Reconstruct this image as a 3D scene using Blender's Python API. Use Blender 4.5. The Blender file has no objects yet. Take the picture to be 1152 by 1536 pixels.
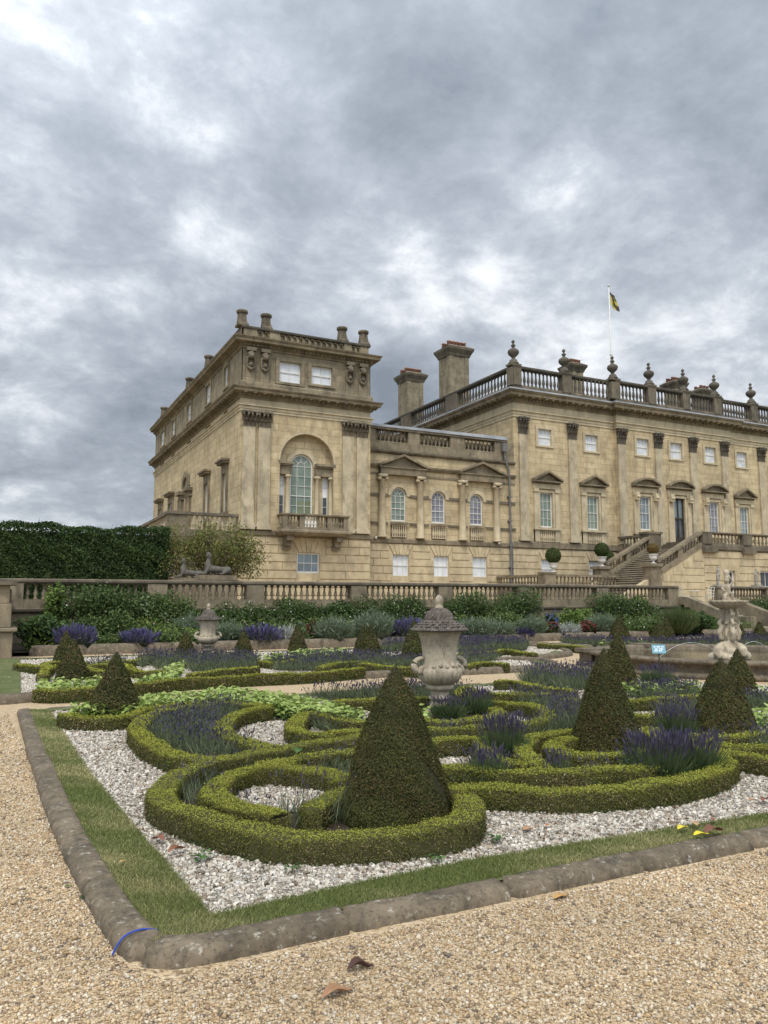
import bpy, math
import numpy as np
from math import sin, cos, pi, radians, atan2, sqrt

# ------------------------------------------------------------------ camera
EYE = 1.6; FPX = 1157.0; YAW = radians(26.5); PIT = radians(6.5)
S = bpy.context.scene
cam = bpy.data.cameras.new("camera"); camo = bpy.data.objects.new("camera", cam)
S.collection.objects.link(camo); S.camera = camo
camo.location = (0, 0, EYE); camo.rotation_euler = (pi/2 + PIT, 0, -YAW)
cam.sensor_fit = 'VERTICAL'; cam.sensor_height = 36.0; cam.lens = 36.0*FPX/1536
cam.clip_start = 0.05; cam.clip_end = 3000

# ------------------------------------------------------------------ sky, sun, exposure
SUN_EL, SUN_AZ = radians(58), radians(215)      # compass bearing the light comes from (Y = north)
SKX, SKY = 20.2, 14.5
def make_world():
    w = bpy.data.worlds.new("World"); S.world = w; w.use_nodes = True
    nt = w.node_tree; nt.nodes.clear(); N = nt.nodes.new; L = nt.links.new
    out = N('ShaderNodeOutputWorld'); mix = N('ShaderNodeMixShader')
    sky = N('ShaderNodeTexSky'); sky.sky_type = 'NISHITA'; sky.sun_disc = False
    sky.sun_elevation = SUN_EL; sky.sun_rotation = SUN_AZ
    b1 = N('ShaderNodeBackground'); b1.inputs[1].default_value = 0.08; L(sky.outputs[0], b1.inputs[0])
    tc = N('ShaderNodeTexCoord'); sep = N('ShaderNodeSeparateXYZ'); L(tc.outputs['Generated'], sep.inputs[0])
    def M(op, a, b=None, c=None):
        n = N('ShaderNodeMath'); n.operation = op
        for i, v in enumerate((a, b, c)):
            if v is None: continue
            if isinstance(v, (int, float)): n.inputs[i].default_value = v
            else: L(v, n.inputs[i])
        return n.outputs[0]
    zz = M('MAXIMUM', sep.outputs[2], 0.0)
    den = M('ADD', zz, 0.36)                      # flat cloud base seen in perspective
    com = N('ShaderNodeCombineXYZ')
    L(M('DIVIDE', sep.outputs[0], den), com.inputs[0]); L(M('DIVIDE', sep.outputs[1], den), com.inputs[1])
    com.inputs[2].default_value = 3.7
    def noise(scale, detail, rough, dist, vec, lac=2.1):
        n = N('ShaderNodeTexNoise'); n.inputs['Scale'].default_value = scale; n.inputs['Detail'].default_value = detail
        n.inputs['Roughness'].default_value = rough; n.inputs['Distortion'].default_value = dist
        n.inputs['Lacunarity'].default_value = lac; L(vec, n.inputs['Vector']); return n.outputs['Fac']
    wv = N('ShaderNodeVectorMath'); wv.operation = 'ADD'; L(com.outputs[0], wv.inputs[0]); wv.inputs[1].default_value = (SKX, SKY, 0)
    n1 = noise(1.5, 6, 0.5, 0.1, wv.outputs[0]); n2 = noise(4.6, 14, 0.66, 0.2, wv.outputs[0]); n3 = noise(3.0, 10, 0.56, 0.25, wv.outputs[0])
    bil = M('ABSOLUTE', M('MULTIPLY_ADD', n3, 4.0, -2.0))          # billowed edges
    dens = M('ADD', M('ADD', M('MULTIPLY', n1, 0.58), M('MULTIPLY', n2, 0.36)), M('MULTIPLY', bil, 0.10))
    cr = N('ShaderNodeValToRGB'); L(dens, cr.inputs[0]); e = cr.color_ramp.elements
    e[0].position = 0.36; e[0].color = (0.245, 0.28, 0.33, 1)
    e[1].position = 0.67; e[1].color = (1.14, 1.16, 1.19, 1)
    for p, c in ((0.445, (0.345, 0.385, 0.44)), (0.50, (0.43, 0.475, 0.535)), (0.55, (0.56, 0.605, 0.665)), (0.60, (0.80, 0.835, 0.88))):
        k = e.new(p); k.color = (*c, 1)
    # overcast: brighter overhead and towards the hidden sun, dimmer low down
    sd = (sin(SUN_AZ)*cos(SUN_EL), cos(SUN_AZ)*cos(SUN_EL), sin(SUN_EL))
    dt = N('ShaderNodeVectorMath'); dt.operation = 'DOT_PRODUCT'; L(tc.outputs['Generated'], dt.inputs[0]); dt.inputs[1].default_value = sd
    glow = M('MULTIPLY', M('POWER', M('MAXIMUM', M('MULTIPLY_ADD', dt.outputs['Value'], 0.5, 0.5), 0.0), 3.0), 2.0)
    gain = M('ADD', M('ADD', 0.61, glow), M('MULTIPLY', M('POWER', zz, 2.0), 0.10))
    b2 = N('ShaderNodeBackground'); L(cr.outputs[0], b2.inputs[0]); L(gain, b2.inputs[1])
    mix.inputs[0].default_value = 0.94
    L(b1.outputs[0], mix.inputs[1]); L(b2.outputs[0], mix.inputs[2]); L(mix.outputs[0], out.inputs[0])
make_world()
sun = bpy.data.lights.new("sun", 'SUN'); sun.energy = 1.5; sun.angle = radians(12); sun.color = (1.0, 0.92, 0.78)
suno = bpy.data.objects.new("sun", sun); S.collection.objects.link(suno); suno.location = (0, 0, 60)
suno.rotation_euler = (pi/2 - SUN_EL, 0, pi - SUN_AZ)
S.view_settings.view_transform = 'Standard'; S.view_settings.look = 'None'
S.view_settings.exposure = 0.55; S.view_settings.gamma = 1.0
S.render.engine = 'CYCLES'
S.cycles.max_bounces = 6; S.cycles.diffuse_bounces = 3; S.cycles.transparent_max_bounces = 4
S.cycles.caustics_reflective = False; S.cycles.caustics_refractive = False

# ------------------------------------------------------------------ helpers
RNG = np.random.default_rng(11)
FW = np.array([sin(YAW)*cos(PIT), cos(YAW)*cos(PIT), sin(PIT)])
RT = np.array([cos(YAW), -sin(YAW), 0.0]); UP = np.cross(RT, FW)
def ray(x, y): return FW + RT*((x-576)/FPX) - UP*((y-768)/FPX)
def gp(x, y, z=0.0):                        # survey point of the photo on the level z
    d = ray(x, y); t = (z-EYE)/d[2]; return np.array([d[0]*t, d[1]*t, z])
def fy(x, y, Y):                            # ... on an east-west wall
    d = ray(x, y); t = Y/d[1]; return np.array([d[0]*t, Y, EYE+d[2]*t])
def ux(x, y, Y): return float(fy(x, y, Y)[0])
def tag(o, label=None, cat=None, group=None, kind=None):
    if label: o['label'] = label
    if cat: o['category'] = cat
    if group: o['group'] = group
    if kind: o['kind'] = kind
    return o
def link(o, parent=None):
    S.collection.objects.link(o)
    if parent is not None: o.parent = parent
    return o
def thing(name, label, cat, group=None, loc=(0, 0, 0), rz=0.0):
    o = bpy.data.objects.new(name, None); o.location = loc; o.rotation_euler = (0, 0, rz); o.empty_display_size = 0.1
    link(o); return tag(o, label, cat, group)
def local(parent, o):                       # child built in world space under an Empty that stands elsewhere
    o.matrix_parent_inverse = parent_matrix(parent).inverted(); return o
def parent_matrix(p):
    from mathutils import Matrix
    m = Matrix.Translation(p.location) @ p.rotation_euler.to_matrix().to_4x4()
    return (parent_matrix(p.parent) @ p.matrix_parent_inverse @ m) if p.parent else m
def copy_tree(o, parent=None):
    c = o.copy(); link(c)
    if parent is not None: c.parent = parent
    for ch in list(o.children): copy_tree(ch, c)
    return c

class MB:
    def __init__(s): s.v = []; s.f = []
    def add(s, vs, fs):
        n = len(s.v); s.v.extend([tuple(map(float, p)) for p in vs]); s.f.extend([tuple(i+n for i in f) for f in fs]); return s
    def box(s, x0, x1, y0, y1, z0, z1):
        return s.add([(x0,y0,z0),(x1,y0,z0),(x1,y1,z0),(x0,y1,z0),(x0,y0,z1),(x1,y0,z1),(x1,y1,z1),(x0,y1,z1)],
              [(0,3,2,1),(4,5,6,7),(0,1,5,4),(1,2,6,5),(2,3,7,6),(3,0,4,7)])
    def cbox(s, F, u0, u1, w0, w1, d0, d1):      # box in a facade frame F(u, w, d)
        P = [F(u,w,d) for d in (d0,d1) for (u,w) in ((u0,w0),(u1,w0),(u1,w1),(u0,w1))]
        return s.add(P, [(0,3,2,1),(4,5,6,7),(0,1,5,4),(1,2,6,5),(2,3,7,6),(3,0,4,7)])
    def prism(s, F, poly, d0, d1):               # polygon (u,w) extruded between two depths
        n = len(poly); P = [F(u,w,d0) for u,w in poly] + [F(u,w,d1) for u,w in poly]
        return s.add(P, [tuple(range(n-1,-1,-1)), tuple(range(n,2*n))] + [(i,(i+1)%n,n+(i+1)%n,n+i) for i in range(n)])
    def lathe(s, prof, c=(0,0,0), n=16, mod=None, square=False):
        P = []
        for r, z in prof:
            for k in range(n):
                a = 2*pi*k/n + (pi/4 if square else 0); rr = r*(mod(a, z) if mod else 1)
                P.append((c[0]+rr*cos(a), c[1]+rr*sin(a), c[2]+z))
        m = len(prof); F = [(i*n+k, i*n+(k+1)%n, (i+1)*n+(k+1)%n, (i+1)*n+k) for i in range(m-1) for k in range(n)]
        F += [tuple(range(n-1,-1,-1)), tuple((m-1)*n+k for k in range(n))]
        return s.add(P, F)
    def tube(s, path, r, n=8, closed=False):
        path = [np.array(p, float) for p in path]; m = len(path); rr = r if hasattr(r,'__len__') else [r]*m
        P = []
        for i, p in enumerate(path):
            a = path[i-1] if (i > 0 or closed) else p; b = path[(i+1) % m] if (i < m-1 or closed) else p
            t = b-a; t = t/(np.linalg.norm(t)+1e-9); h = np.array([0,0,1.]) if abs(t[2]) < .9 else np.array([1.,0,0])
            u = np.cross(t,h); u /= np.linalg.norm(u); w = np.cross(u,t)
            for k in range(n): P.append(p + rr[i]*(u*cos(2*pi*k/n)+w*sin(2*pi*k/n)))
        F = [(i*n+k, i*n+(k+1)%n, ((i+1)%m)*n+(k+1)%n, ((i+1)%m)*n+k) for i in range(m if closed else m-1) for k in range(n)]
        if not closed: F += [tuple(range(n-1,-1,-1)), tuple((m-1)*n+k for k in range(n))]
        return s.add(P, F)
    def sweep(s, path, prof, closed=False):      # profile (out, z) carried along plan path, mitred; outward = right of travel
        path = [np.array(p[:2], float) for p in path]; m = len(path); k = len(prof); P = []
        for i in range(m):
            a = path[i]-path[i-1] if (i > 0 or closed) else None; b = path[(i+1)%m]-path[i] if (i < m-1 or closed) else None
            ns = [np.array([t[1],-t[0]])/np.linalg.norm(t) for t in (a,b) if t is not None]
            nn = ns[0] if len(ns) == 1 else (ns[0]+ns[1])/max(1+ns[0]@ns[1], .2)
            for d, z in prof: q = path[i]+nn*d; P.append((q[0], q[1], z))
        F = [(i*k+j, ((i+1)%m)*k+j, ((i+1)%m)*k+(j+1)%k, i*k+(j+1)%k) for i in range(m if closed else m-1) for j in range(k)]
        if not closed: F += [tuple(range(k)), tuple((m-1)*k+j for j in range(k-1,-1,-1))]
        return s.add(P, F)
    def build(s, name, mat, parent=None, smooth=False, bevel=0.0):
        me = bpy.data.meshes.new(name); me.from_pydata(s.v, [], s.f); me.materials.append(mat)
        if smooth: me.polygons.foreach_set('use_smooth', [True]*len(me.polygons))
        me.update(); o = bpy.data.objects.new(name, me); link(o, parent)
        if bevel:
            b = o.modifiers.new('bevel','BEVEL'); b.width = bevel; b.segments = 2; b.limit_method = 'ANGLE'
        return o

def np_mesh(name, V, Fq, mat, parent=None, col=None, smooth=False):
    V = np.asarray(V, np.float32); Fq = np.asarray(Fq, np.int32); k = Fq.shape[1]
    me = bpy.data.meshes.new(name); me.vertices.add(len(V)); me.vertices.foreach_set('co', V.ravel())
    me.loops.add(Fq.size); me.loops.foreach_set('vertex_index', Fq.ravel())
    me.polygons.add(len(Fq)); me.polygons.foreach_set('loop_start', np.arange(0, Fq.size, k, dtype=np.int32))
    if smooth: me.polygons.foreach_set('use_smooth', np.ones(len(Fq), bool))
    me.update(calc_edges=True)
    if col is not None:
        a = me.color_attributes.new('col', 'FLOAT_COLOR', 'POINT')
        c4 = np.ones((len(V),4), np.float32); c4[:,:3] = col; a.data.foreach_set('color', c4.ravel())
    me.materials.append(mat); o = bpy.data.objects.new(name, me); link(o, parent); return o
def unit(a): return a/(np.linalg.norm(a, axis=-1, keepdims=True)+1e-9)
def rdir(n): return unit(RNG.normal(size=(n,3)))
def lerp(a, b, t): return np.asarray(a)[None,:]*(1-t[:,None]) + np.asarray(b)[None,:]*t[:,None]
class Cards:                                 # leaf-sized diamonds, each with its own leaf colour
    def __init__(s): s.V = []; s.C = []
    def add(s, P, N, L, W, col, axis=None, fold=0.25):
        n = len(P); 
        if n == 0: return s
        A = rdir(n) if axis is None else axis
        A = unit(A - N*np.sum(A*N,1,keepdims=True)); B = np.cross(N, A)
        L = np.broadcast_to(L,(n,))[:,None]; W = np.broadcast_to(W,(n,))[:,None]
        v = np.stack([P-A*L*.5, P+B*W*.5+N*W*fold-A*L*.05, P+A*L*.5, P-B*W*.5+N*W*fold-A*L*.05], 1)
        s.V.append(v.reshape(-1,3)); s.C.append(np.repeat(col, 4, 0)); return s
    def blades(s, P, T, W, col, coltip=None):   # grass-like triangles drawn as thin kites from P to T
        n = len(P)
        if n == 0: return s
        D = T-P; B = unit(np.cross(D, rdir(n)))*np.broadcast_to(W,(n,))[:,None]*.5
        v = np.stack([P-B*.7, P+D*.55+B, T, P+D*.55-B], 1); s.V.append(v.reshape(-1,3))
        c = np.repeat(col[:,None,:],4,1)
        if coltip is not None: c[:,2] = coltip
        s.C.append(c.reshape(-1,3)); return s
    def build(s, name, mat, parent=None):
        V = np.concatenate(s.V); C = np.concatenate(s.C)
        return np_mesh(name, V, np.arange(len(V)).reshape(-1,4), mat, parent, C)

def blob(name, balls, voxel, mat, parent=None, smooth_it=2):   # chains of balls fused to one continuous surface
    import bmesh
    bm = bmesh.new()
    from mathutils import Matrix, Vector
    for ch in balls:
        for i in range(len(ch)):
            a = np.array(ch[i], float); steps = 1
            if i < len(ch)-1:
                b = np.array(ch[i+1], float); steps = max(1, int(np.linalg.norm(b[:3]-a[:3])/(0.4*min(a[3],b[3])+1e-4)))
            for k in range(steps):
                c = a if i == len(ch)-1 else a+(b-a)*k/steps
                bmesh.ops.create_icosphere(bm, subdivisions=1 if c[3] < voxel*3 else 2, radius=c[3], matrix=Matrix.Translation(Vector(c[:3])))
    me = bpy.data.meshes.new(name); bm.to_mesh(me); bm.free()
    o = bpy.data.objects.new(name, me); link(o)
    r = o.modifiers.new('r','REMESH'); r.mode = 'VOXEL'; r.voxel_size = voxel
    if smooth_it:
        sm = o.modifiers.new('s','SMOOTH'); sm.iterations = smooth_it; sm.factor = .5
    bpy.context.view_layer.update()
    m2 = bpy.data.meshes.new_from_object(o.evaluated_get(bpy.context.evaluated_depsgraph_get()))
    bpy.data.objects.remove(o); bpy.data.meshes.remove(me)
    m2.name = name; m2.materials.clear(); m2.materials.append(mat); m2.polygons.foreach_set('use_smooth', [True]*len(m2.polygons))
    return link(bpy.data.objects.new(name, m2), parent)

def pip(P, poly):                            # points in polygon
    x, y = P[:,0], P[:,1]; r = np.zeros(len(P), bool); n = len(poly)
    for i in range(n):
        x0,y0 = poly[i][:2]; x1,y1 = poly[(i+1)%n][:2]
        c = ((y0 > y) != (y1 > y)); r ^= c & (x < (x1-x0)*(y-y0)/((y1-y0) if y1 != y0 else 1e-9)+x0)
    return r
def fill(poly, dens):
    q = np.array([p[:2] for p in poly]); lo, hi = q.min(0), q.max(0)
    n = int(np.prod(hi-lo)*dens)+1; P = lo+RNG.random((n,2))*(hi-lo); return P[pip(P, poly)]
def smoothline(pts, step, closed=False):     # Catmull-Rom, resampled evenly
    p = np.array(pts, float); m = len(p); out = []
    for i in range(m if closed else m-1):
        g = lambda j: p[j % m] if closed else p[min(max(j,0),m-1)]
        a,b,c,d = g(i-1),g(i),g(i+1),g(i+2)
        for t in np.linspace(0,1,24,endpoint=False):
            out.append(.5*((2*b)+(c-a)*t+(2*a-5*b+4*c-d)*t*t+(3*b-a-3*c+d)*t**3))
    out.append(p[0] if closed else p[-1]); out = np.array(out)
    s = np.concatenate([[0],np.cumsum(np.linalg.norm(np.diff(out,axis=0),axis=1))]); n = max(2,int(s[-1]/step)+1)
    q = np.linspace(0,s[-1],n); return np.stack([np.interp(q,s,out[:,k]) for k in range(p.shape[1])],1)
def wob(P, sc, seed=0.0):                    # cheap smooth noise
    x,y,z = P[...,0]*sc,P[...,1]*sc,P[...,2]*sc
    return (np.sin(x*1.7+y*.9+seed)+np.sin(y*2.3-z*1.3+seed*2.1)+np.sin(z*2.9+x*1.1+seed*.7)+np.sin((x+y+z)*3.7+seed*3))/4

# ------------------------------------------------------------------ materials
def mat(name, rough=0.8):
    m = bpy.data.materials.new(name); m.use_nodes = True; nt = m.node_tree
    b = nt.nodes['Principled BSDF']; b.inputs['Roughness'].default_value = rough
    b.inputs['Specular IOR Level'].default_value = 0.3
    return m, nt, b
def mk(nt):
    N = nt.nodes.new; L = nt.links.new
    def noise(vec, scale, detail=5, rough=.6, dist=0):
        n = N('ShaderNodeTexNoise'); n.inputs['Scale'].default_value = scale; n.inputs['Detail'].default_value = detail
        n.inputs['Roughness'].default_value = rough; n.inputs['Distortion'].default_value = dist; L(vec, n.inputs['Vector']); return n.outputs['Fac']
    def ramp(fac, *st):
        r = N('ShaderNodeValToRGB'); L(fac, r.inputs[0]); e = r.color_ramp.elements
        e[0].position, e[0].color = st[0][0], (*st[0][1],1); e[1].position, e[1].color = st[-1][0], (*st[-1][1],1)
        for p,c in st[1:-1]: k = e.new(p); k.color = (*c,1)
        return r.outputs[0]
    def mix(fac, a, b, mode='MIX'):
        x = N('ShaderNodeMix'); x.data_type = 'RGBA'; x.blend_type = mode
        for sock, v in ((x.inputs['Factor'],fac),(x.inputs[6],a),(x.inputs[7],b)):
            if isinstance(v,(int,float)): sock.default_value = v
            elif isinstance(v,tuple): sock.default_value = (*v,1)
            else: L(v, sock)
        return x.outputs[2]
    def bump(h, strength, dist, b):
        n = N('ShaderNodeBump'); n.inputs['Strength'].default_value = strength; n.inputs['Distance'].default_value = dist
        L(h, n.inputs['Height']); L(n.outputs[0], b.inputs['Normal'])
    return N, L, noise, ramp, mix, bump
G3 = lambda v: (v,v,v)
def scaled(N, L, vec, s):
    m = N('ShaderNodeMapping'); m.inputs['Scale'].default_value = s; L(vec, m.inputs['Vector']); return m.outputs[0]

def stone(name, light, mid, dark, stain=0.5, ashlar=None, sc=1.0, lichen=0.0, rough=0.9):
    m, nt, b = mat(name, rough); N,L,noise,ramp,mix,bump = mk(nt)
    g = N('ShaderNodeNewGeometry'); P = g.outputs['Position']
    if ashlar:
        sp = N('ShaderNodeSeparateXYZ'); L(P, sp.inputs[0]); ad = N('ShaderNodeMath'); L(sp.outputs[0],ad.inputs[0]); L(sp.outputs[1],ad.inputs[1])
        cb = N('ShaderNodeCombineXYZ'); L(ad.outputs[0],cb.inputs[0]); L(sp.outputs[2],cb.inputs[1])
        br = N('ShaderNodeTexBrick'); L(cb.outputs[0], br.inputs['Vector']); br.inputs['Scale'].default_value = 1
        br.inputs['Brick Width'].default_value = ashlar[0]; br.inputs['Row Height'].default_value = ashlar[1]
        br.inputs['Mortar Size'].default_value = ashlar[2]; br.inputs['Color1'].default_value = (*light,1); br.inputs['Color2'].default_value = (*mid,1)
        br.inputs['Mortar'].default_value = (*[c*.62 for c in mid],1); br.inputs['Bias'].default_value = -.1; base = br.outputs['Color']
        base = mix(ramp(noise(P, 3.2*sc, 6, .65), (.35,G3(0)),(.8,G3(.55))), base, tuple(mid))
    else: base = ramp(noise(P, 1.6*sc, 7, .65), (.3,mid),(.68,light))
    big = ramp(noise(P, .55*sc, 6, .62, .4), (.42,G3(0)),(.72,G3(1)))
    st = ramp(noise(scaled(N,L,P,(1.5*sc,1.5*sc,.7*sc)), 1.3, 6, .65, .3), (.46,G3(0)),(.74,G3(1)))
    x = N('ShaderNodeMath'); x.operation = 'MULTIPLY'; L(st,x.inputs[0]); x.inputs[1].default_value = stain
    c = mix(x.outputs[0], base, tuple(dark))
    x2 = N('ShaderNodeMath'); x2.operation = 'MULTIPLY'; L(big,x2.inputs[0]); x2.inputs[1].default_value = stain*.8
    c = mix(x2.outputs[0], c, tuple(np.array(dark)*.6+np.array(mid)*.4))
    pl = ramp(noise(P, .9*sc, 6, .7, .6), (.55,G3(0)),(.70,G3(.45))); c = mix(pl, c, tuple(min(1,v*1.18) for v in light))
    spk = ramp(noise(P, 9*sc, 5, .7), (.60,G3(0)),(.72,G3(stain*.7)))
    c = mix(spk, c, tuple(np.array(dark)*.7))
    if lichen:
        li = ramp(noise(P, 5.5*sc, 8, .72, .3), (.58,G3(0)),(.66,G3(lichen))); c = mix(li, c, (.50,.50,.44))
        l2 = ramp(noise(P, 11*sc, 5, .7, .3), (.38,G3(lichen)),(.46,G3(0))); c = mix(l2, c, (.035,.032,.026))
    L(c, b.inputs['Base Color']); bump(noise(P, 14*sc, 6, .7), .35, .02/sc, b)
    return m
M = {}
M['ashlar'] = stone('ashlar_stone', (.56,.455,.285),(.44,.35,.21),(.15,.122,.08), .70, (1.1,.42,.017))
M['smooth'] = stone('smooth_stone', (.53,.445,.305),(.43,.36,.24),(.17,.145,.10), .65)
M['rustic'] = stone('rusticated_stone', (.55,.455,.295),(.43,.35,.215),(.16,.13,.092), .62)
M['pilaster'] = stone('grey_pilaster_stone', (.50,.425,.295),(.40,.34,.235),(.14,.118,.085), .9)
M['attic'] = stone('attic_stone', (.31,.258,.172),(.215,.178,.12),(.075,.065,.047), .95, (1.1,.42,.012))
M['dark'] = stone('weathered_and_shade_stone', (.195,.162,.115),(.115,.096,.070),(.04,.035,.027), .85)
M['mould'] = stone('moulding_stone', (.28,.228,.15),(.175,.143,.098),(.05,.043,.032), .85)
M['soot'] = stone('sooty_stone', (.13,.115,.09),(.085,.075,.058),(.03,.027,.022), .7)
M['terrace'] = stone('terrace_stone', (.275,.225,.15),(.175,.145,.10),(.05,.043,.033), .9, None, 1.4)
M['kerb'] = stone('kerb_stone', (.215,.172,.118),(.13,.103,.070),(.038,.032,.025), 1.0, None, 4, .55)
M['urn'] = stone('urn_stone', (.47,.405,.31),(.34,.29,.215),(.10,.085,.063), .85, None, 4, .35)
M['urnlid'] = stone('lichened_lid_stone', (.17,.145,.12),(.06,.05,.042),(.022,.018,.014), .7, None, 7, .85)
M['fount'] = stone('fountain_stone', (.54,.465,.35),(.41,.345,.25),(.12,.10,.07), .85, None, 4, .3)
M['statue'] = stone('statue_stone', (.40,.37,.31),(.30,.275,.225),(.12,.11,.09), .5, None, 4, .2)
M['sphinx'] = stone('lead_grey_stone', (.135,.125,.105),(.09,.085,.07),(.035,.033,.028), .5, None, 3)
M['whiteurn'] = stone('white_urn_paint', (.66,.63,.59),(.56,.53,.49),(.30,.28,.25), .35, None, 3)
M['step'] = stone('step_stone', (.42,.36,.27),(.31,.26,.19),(.10,.09,.07), .6, None, 1.5)
def plain(name, c, rough=.6, metal=0, var=.25, sc=4):
    m, nt, b = mat(name, rough); N,L,noise,ramp,mix,bump = mk(nt); g = N('ShaderNodeNewGeometry')
    L(mix(ramp(noise(g.outputs['Position'], sc, 4), (.3,G3(0)),(.7,G3(1))), tuple(np.array(c)*(1-var)), tuple(np.array(c)*(1+var*.4))), b.inputs['Base Color'])
    b.inputs['Metallic'].default_value = metal; return m
M['white'] = plain('white_window_paint', (.62,.61,.57), .5, 0, .08)
M['whiteblind'] = plain('white_blind', (.70,.71,.73), .6, 0, .18, .9)
M['lead'] = plain('roof_lead', (.36,.38,.41), .55, 0, .45, .7)
M['pipe'] = plain('grey_cast_iron', (.155,.15,.145), .6, 0, .3)
M['pot'] = plain('terracotta', (.32,.16,.11), .8, 0, .4, 2)
M['dark_wood'] = plain('dark_door_wood', (.05,.04,.032), .5)
M['iron'] = plain('black_iron', (.03,.03,.03), .5)
M['cord'] = plain('blue_plastic', (.025,.06,.36), .5)
M['sign'] = plain('pale_blue_sign', (.15,.32,.40), .5, 0, .05)
M['sign_ink'] = plain('white_lettering', (.85,.88,.88), .5, 0, .05)
M['chair'] = plain('cream_metal_paint', (.58,.56,.50), .5, 0, .1)
M['bark'] = plain('grey_bark', (.13,.105,.08), .9, 0, .4, 9)
M['soil'] = plain('brown_soil', (.055,.041,.029), 1, 0, .5, 6)
M['jacket'] = plain('blue_cloth', (.03,.12,.62), .8, 0, .15)
M['hedgecore'] = plain('hedge_twigs', (.060,.058,.022), 1, 0, .4, 20)
M['yewcore'] = plain('yew_twigs', (.030,.030,.013), 1, 0, .4, 20)
M['inside'] = plain('dim_room', (.03,.03,.03), 1)
def glass(name, c1, c2, rough=.08, sc=1.3):       # blinds / dark rooms behind old glass
    m, nt, b = mat(name, rough); N,L,noise,ramp,mix,bump = mk(nt); g = N('ShaderNodeNewGeometry')
    sp = N('ShaderNodeTexWhiteNoise'); 
    v = N('ShaderNodeVectorMath'); v.operation = 'SNAP'; L(g.outputs['Position'], v.inputs[0]); v.inputs[1].default_value = (.38,5,.62); L(v.outputs[0], sp.inputs['Vector'])
    f = mix(.45, ramp(noise(g.outputs['Position'], sc, 3), (.35,G3(0)),(.65,G3(1))), sp.outputs['Value'])
    L(mix(f, c1, c2), b.inputs['Base Color']); b.inputs['Specular IOR Level'].default_value = .6; bump(noise(g.outputs['Position'], 2.5, 2), .12, .05, b)
    return m
M['pane_green'] = glass('greenish_pane', (.10,.14,.115),(.21,.255,.20))
M['pane_olive'] = glass('olive_pane', (.10,.125,.065),(.20,.23,.13))
M['pane_blue'] = glass('blue_grey_pane', (.09,.12,.135),(.22,.27,.295))
M['pane_dark'] = glass('dark_pane', (.02,.025,.03),(.09,.10,.11))
M['pane_white'] = glass('blinded_pane', (.46,.49,.53),(.68,.69,.70), .25)
M['pane_mauve'] = glass('mauve_pane', (.10,.095,.135),(.26,.28,.30))
def foliage(name, trans=.25, rough=.6):
    m, nt, b = mat(name, rough); N,L,noise,ramp,mix,bump = mk(nt)
    a = N('ShaderNodeAttribute'); a.attribute_name = 'col'; L(a.outputs['Color'], b.inputs['Base Color'])
    b.inputs['Specular IOR Level'].default_value = .25
    t = N('ShaderNodeBsdfTranslucent'); L(a.outputs['Color'], t.inputs[0]); ms = N('ShaderNodeMixShader'); ms.inputs[0].default_value = trans
    o = nt.nodes['Material Output']; L(b.outputs[0], ms.inputs[1]); L(t.outputs[0], ms.inputs[2]); L(ms.outputs[0], o.inputs[0]); return m
M['leaf'] = foliage('leaves'); M['bloom'] = foliage('petals', .3, .7); M['dry'] = foliage('dry_leaves', .1, .7)
def colmat(name, rough=.85, bs=0, bd=.004):
    m, nt, b = mat(name, rough); N,L,noise,ramp,mix,bump = mk(nt)
    a = N('ShaderNodeAttribute'); a.attribute_name = 'col'; g = N('ShaderNodeNewGeometry')
    L(mix(ramp(noise(g.outputs['Position'], 90, 3), (.3,G3(0)),(.7,G3(.35))), a.outputs['Color'], G3(.12)), b.inputs['Base Color']); return m
M['pebble'] = colmat('pebbles')
def gravel(name, cols, scale, bumpd, patch):
    m, nt, b = mat(name, .95); N,L,noise,ramp,mix,bump = mk(nt); g = N('ShaderNodeNewGeometry'); P = g.outputs['Position']
    v = N('ShaderNodeTexVoronoi'); v.inputs['Scale'].default_value = scale; v.inputs['Randomness'].default_value = 1; L(P, v.inputs['Vector'])
    sp = N('ShaderNodeSeparateColor'); L(v.outputs['Color'], sp.inputs[0])
    k = len(cols); c = ramp(sp.outputs[0], *[(i/(k-1), x) for i,x in enumerate(cols)])
    c = mix(ramp(noise(P, 1.3, 5, .6), (.4,G3(0)),(.7,G3(.5))), c, patch)
    L(c, b.inputs['Base Color']); inv = N('ShaderNodeMath'); inv.operation = 'SUBTRACT'; inv.inputs[0].default_value = 1; L(v.outputs['Distance'], inv.inputs[1])
    bump(inv.outputs[0], .9, bumpd, b); return m
M['path'] = gravel('buff_gravel', [(.14,.095,.055),(.38,.275,.165),(.48,.36,.215),(.55,.43,.28),(.62,.51,.37)], 75, .010, (.43,.325,.20))
M['wgravel'] = gravel('white_gravel', [(.20,.17,.13),(.40,.355,.29),(.50,.455,.385),(.57,.53,.465)], 34, .02, (.43,.385,.32))
def turf():
    m, nt, b = mat('turf', 1); N,L,noise,ramp,mix,bump = mk(nt); g = N('ShaderNodeNewGeometry'); P = g.outputs['Position']
    c = ramp(noise(P, 2.2, 6, .65), (.3,(.075,.10,.03)),(.52,(.11,.13,.045)),(.72,(.20,.175,.08)))
    c = mix(ramp(noise(P, 90, 3), (.3,G3(0)),(.7,G3(.5))), c, (.05,.065,.022)); L(c, b.inputs['Base Color'])
    bump(noise(P, 120, 4), .6, .01, b); return m
M['turf'] = turf()
def water():
    m, nt, b = mat('pool_water', .06); N,L,noise,ramp,mix,bump = mk(nt); g = N('ShaderNodeNewGeometry')
    b.inputs['Base Color'].default_value = (.055,.045,.025,1); b.inputs['Specular IOR Level'].default_value = .5
    bump(noise(g.outputs['Position'], 9, 3), .15, .02, b); return m
M['water'] = water()
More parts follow.
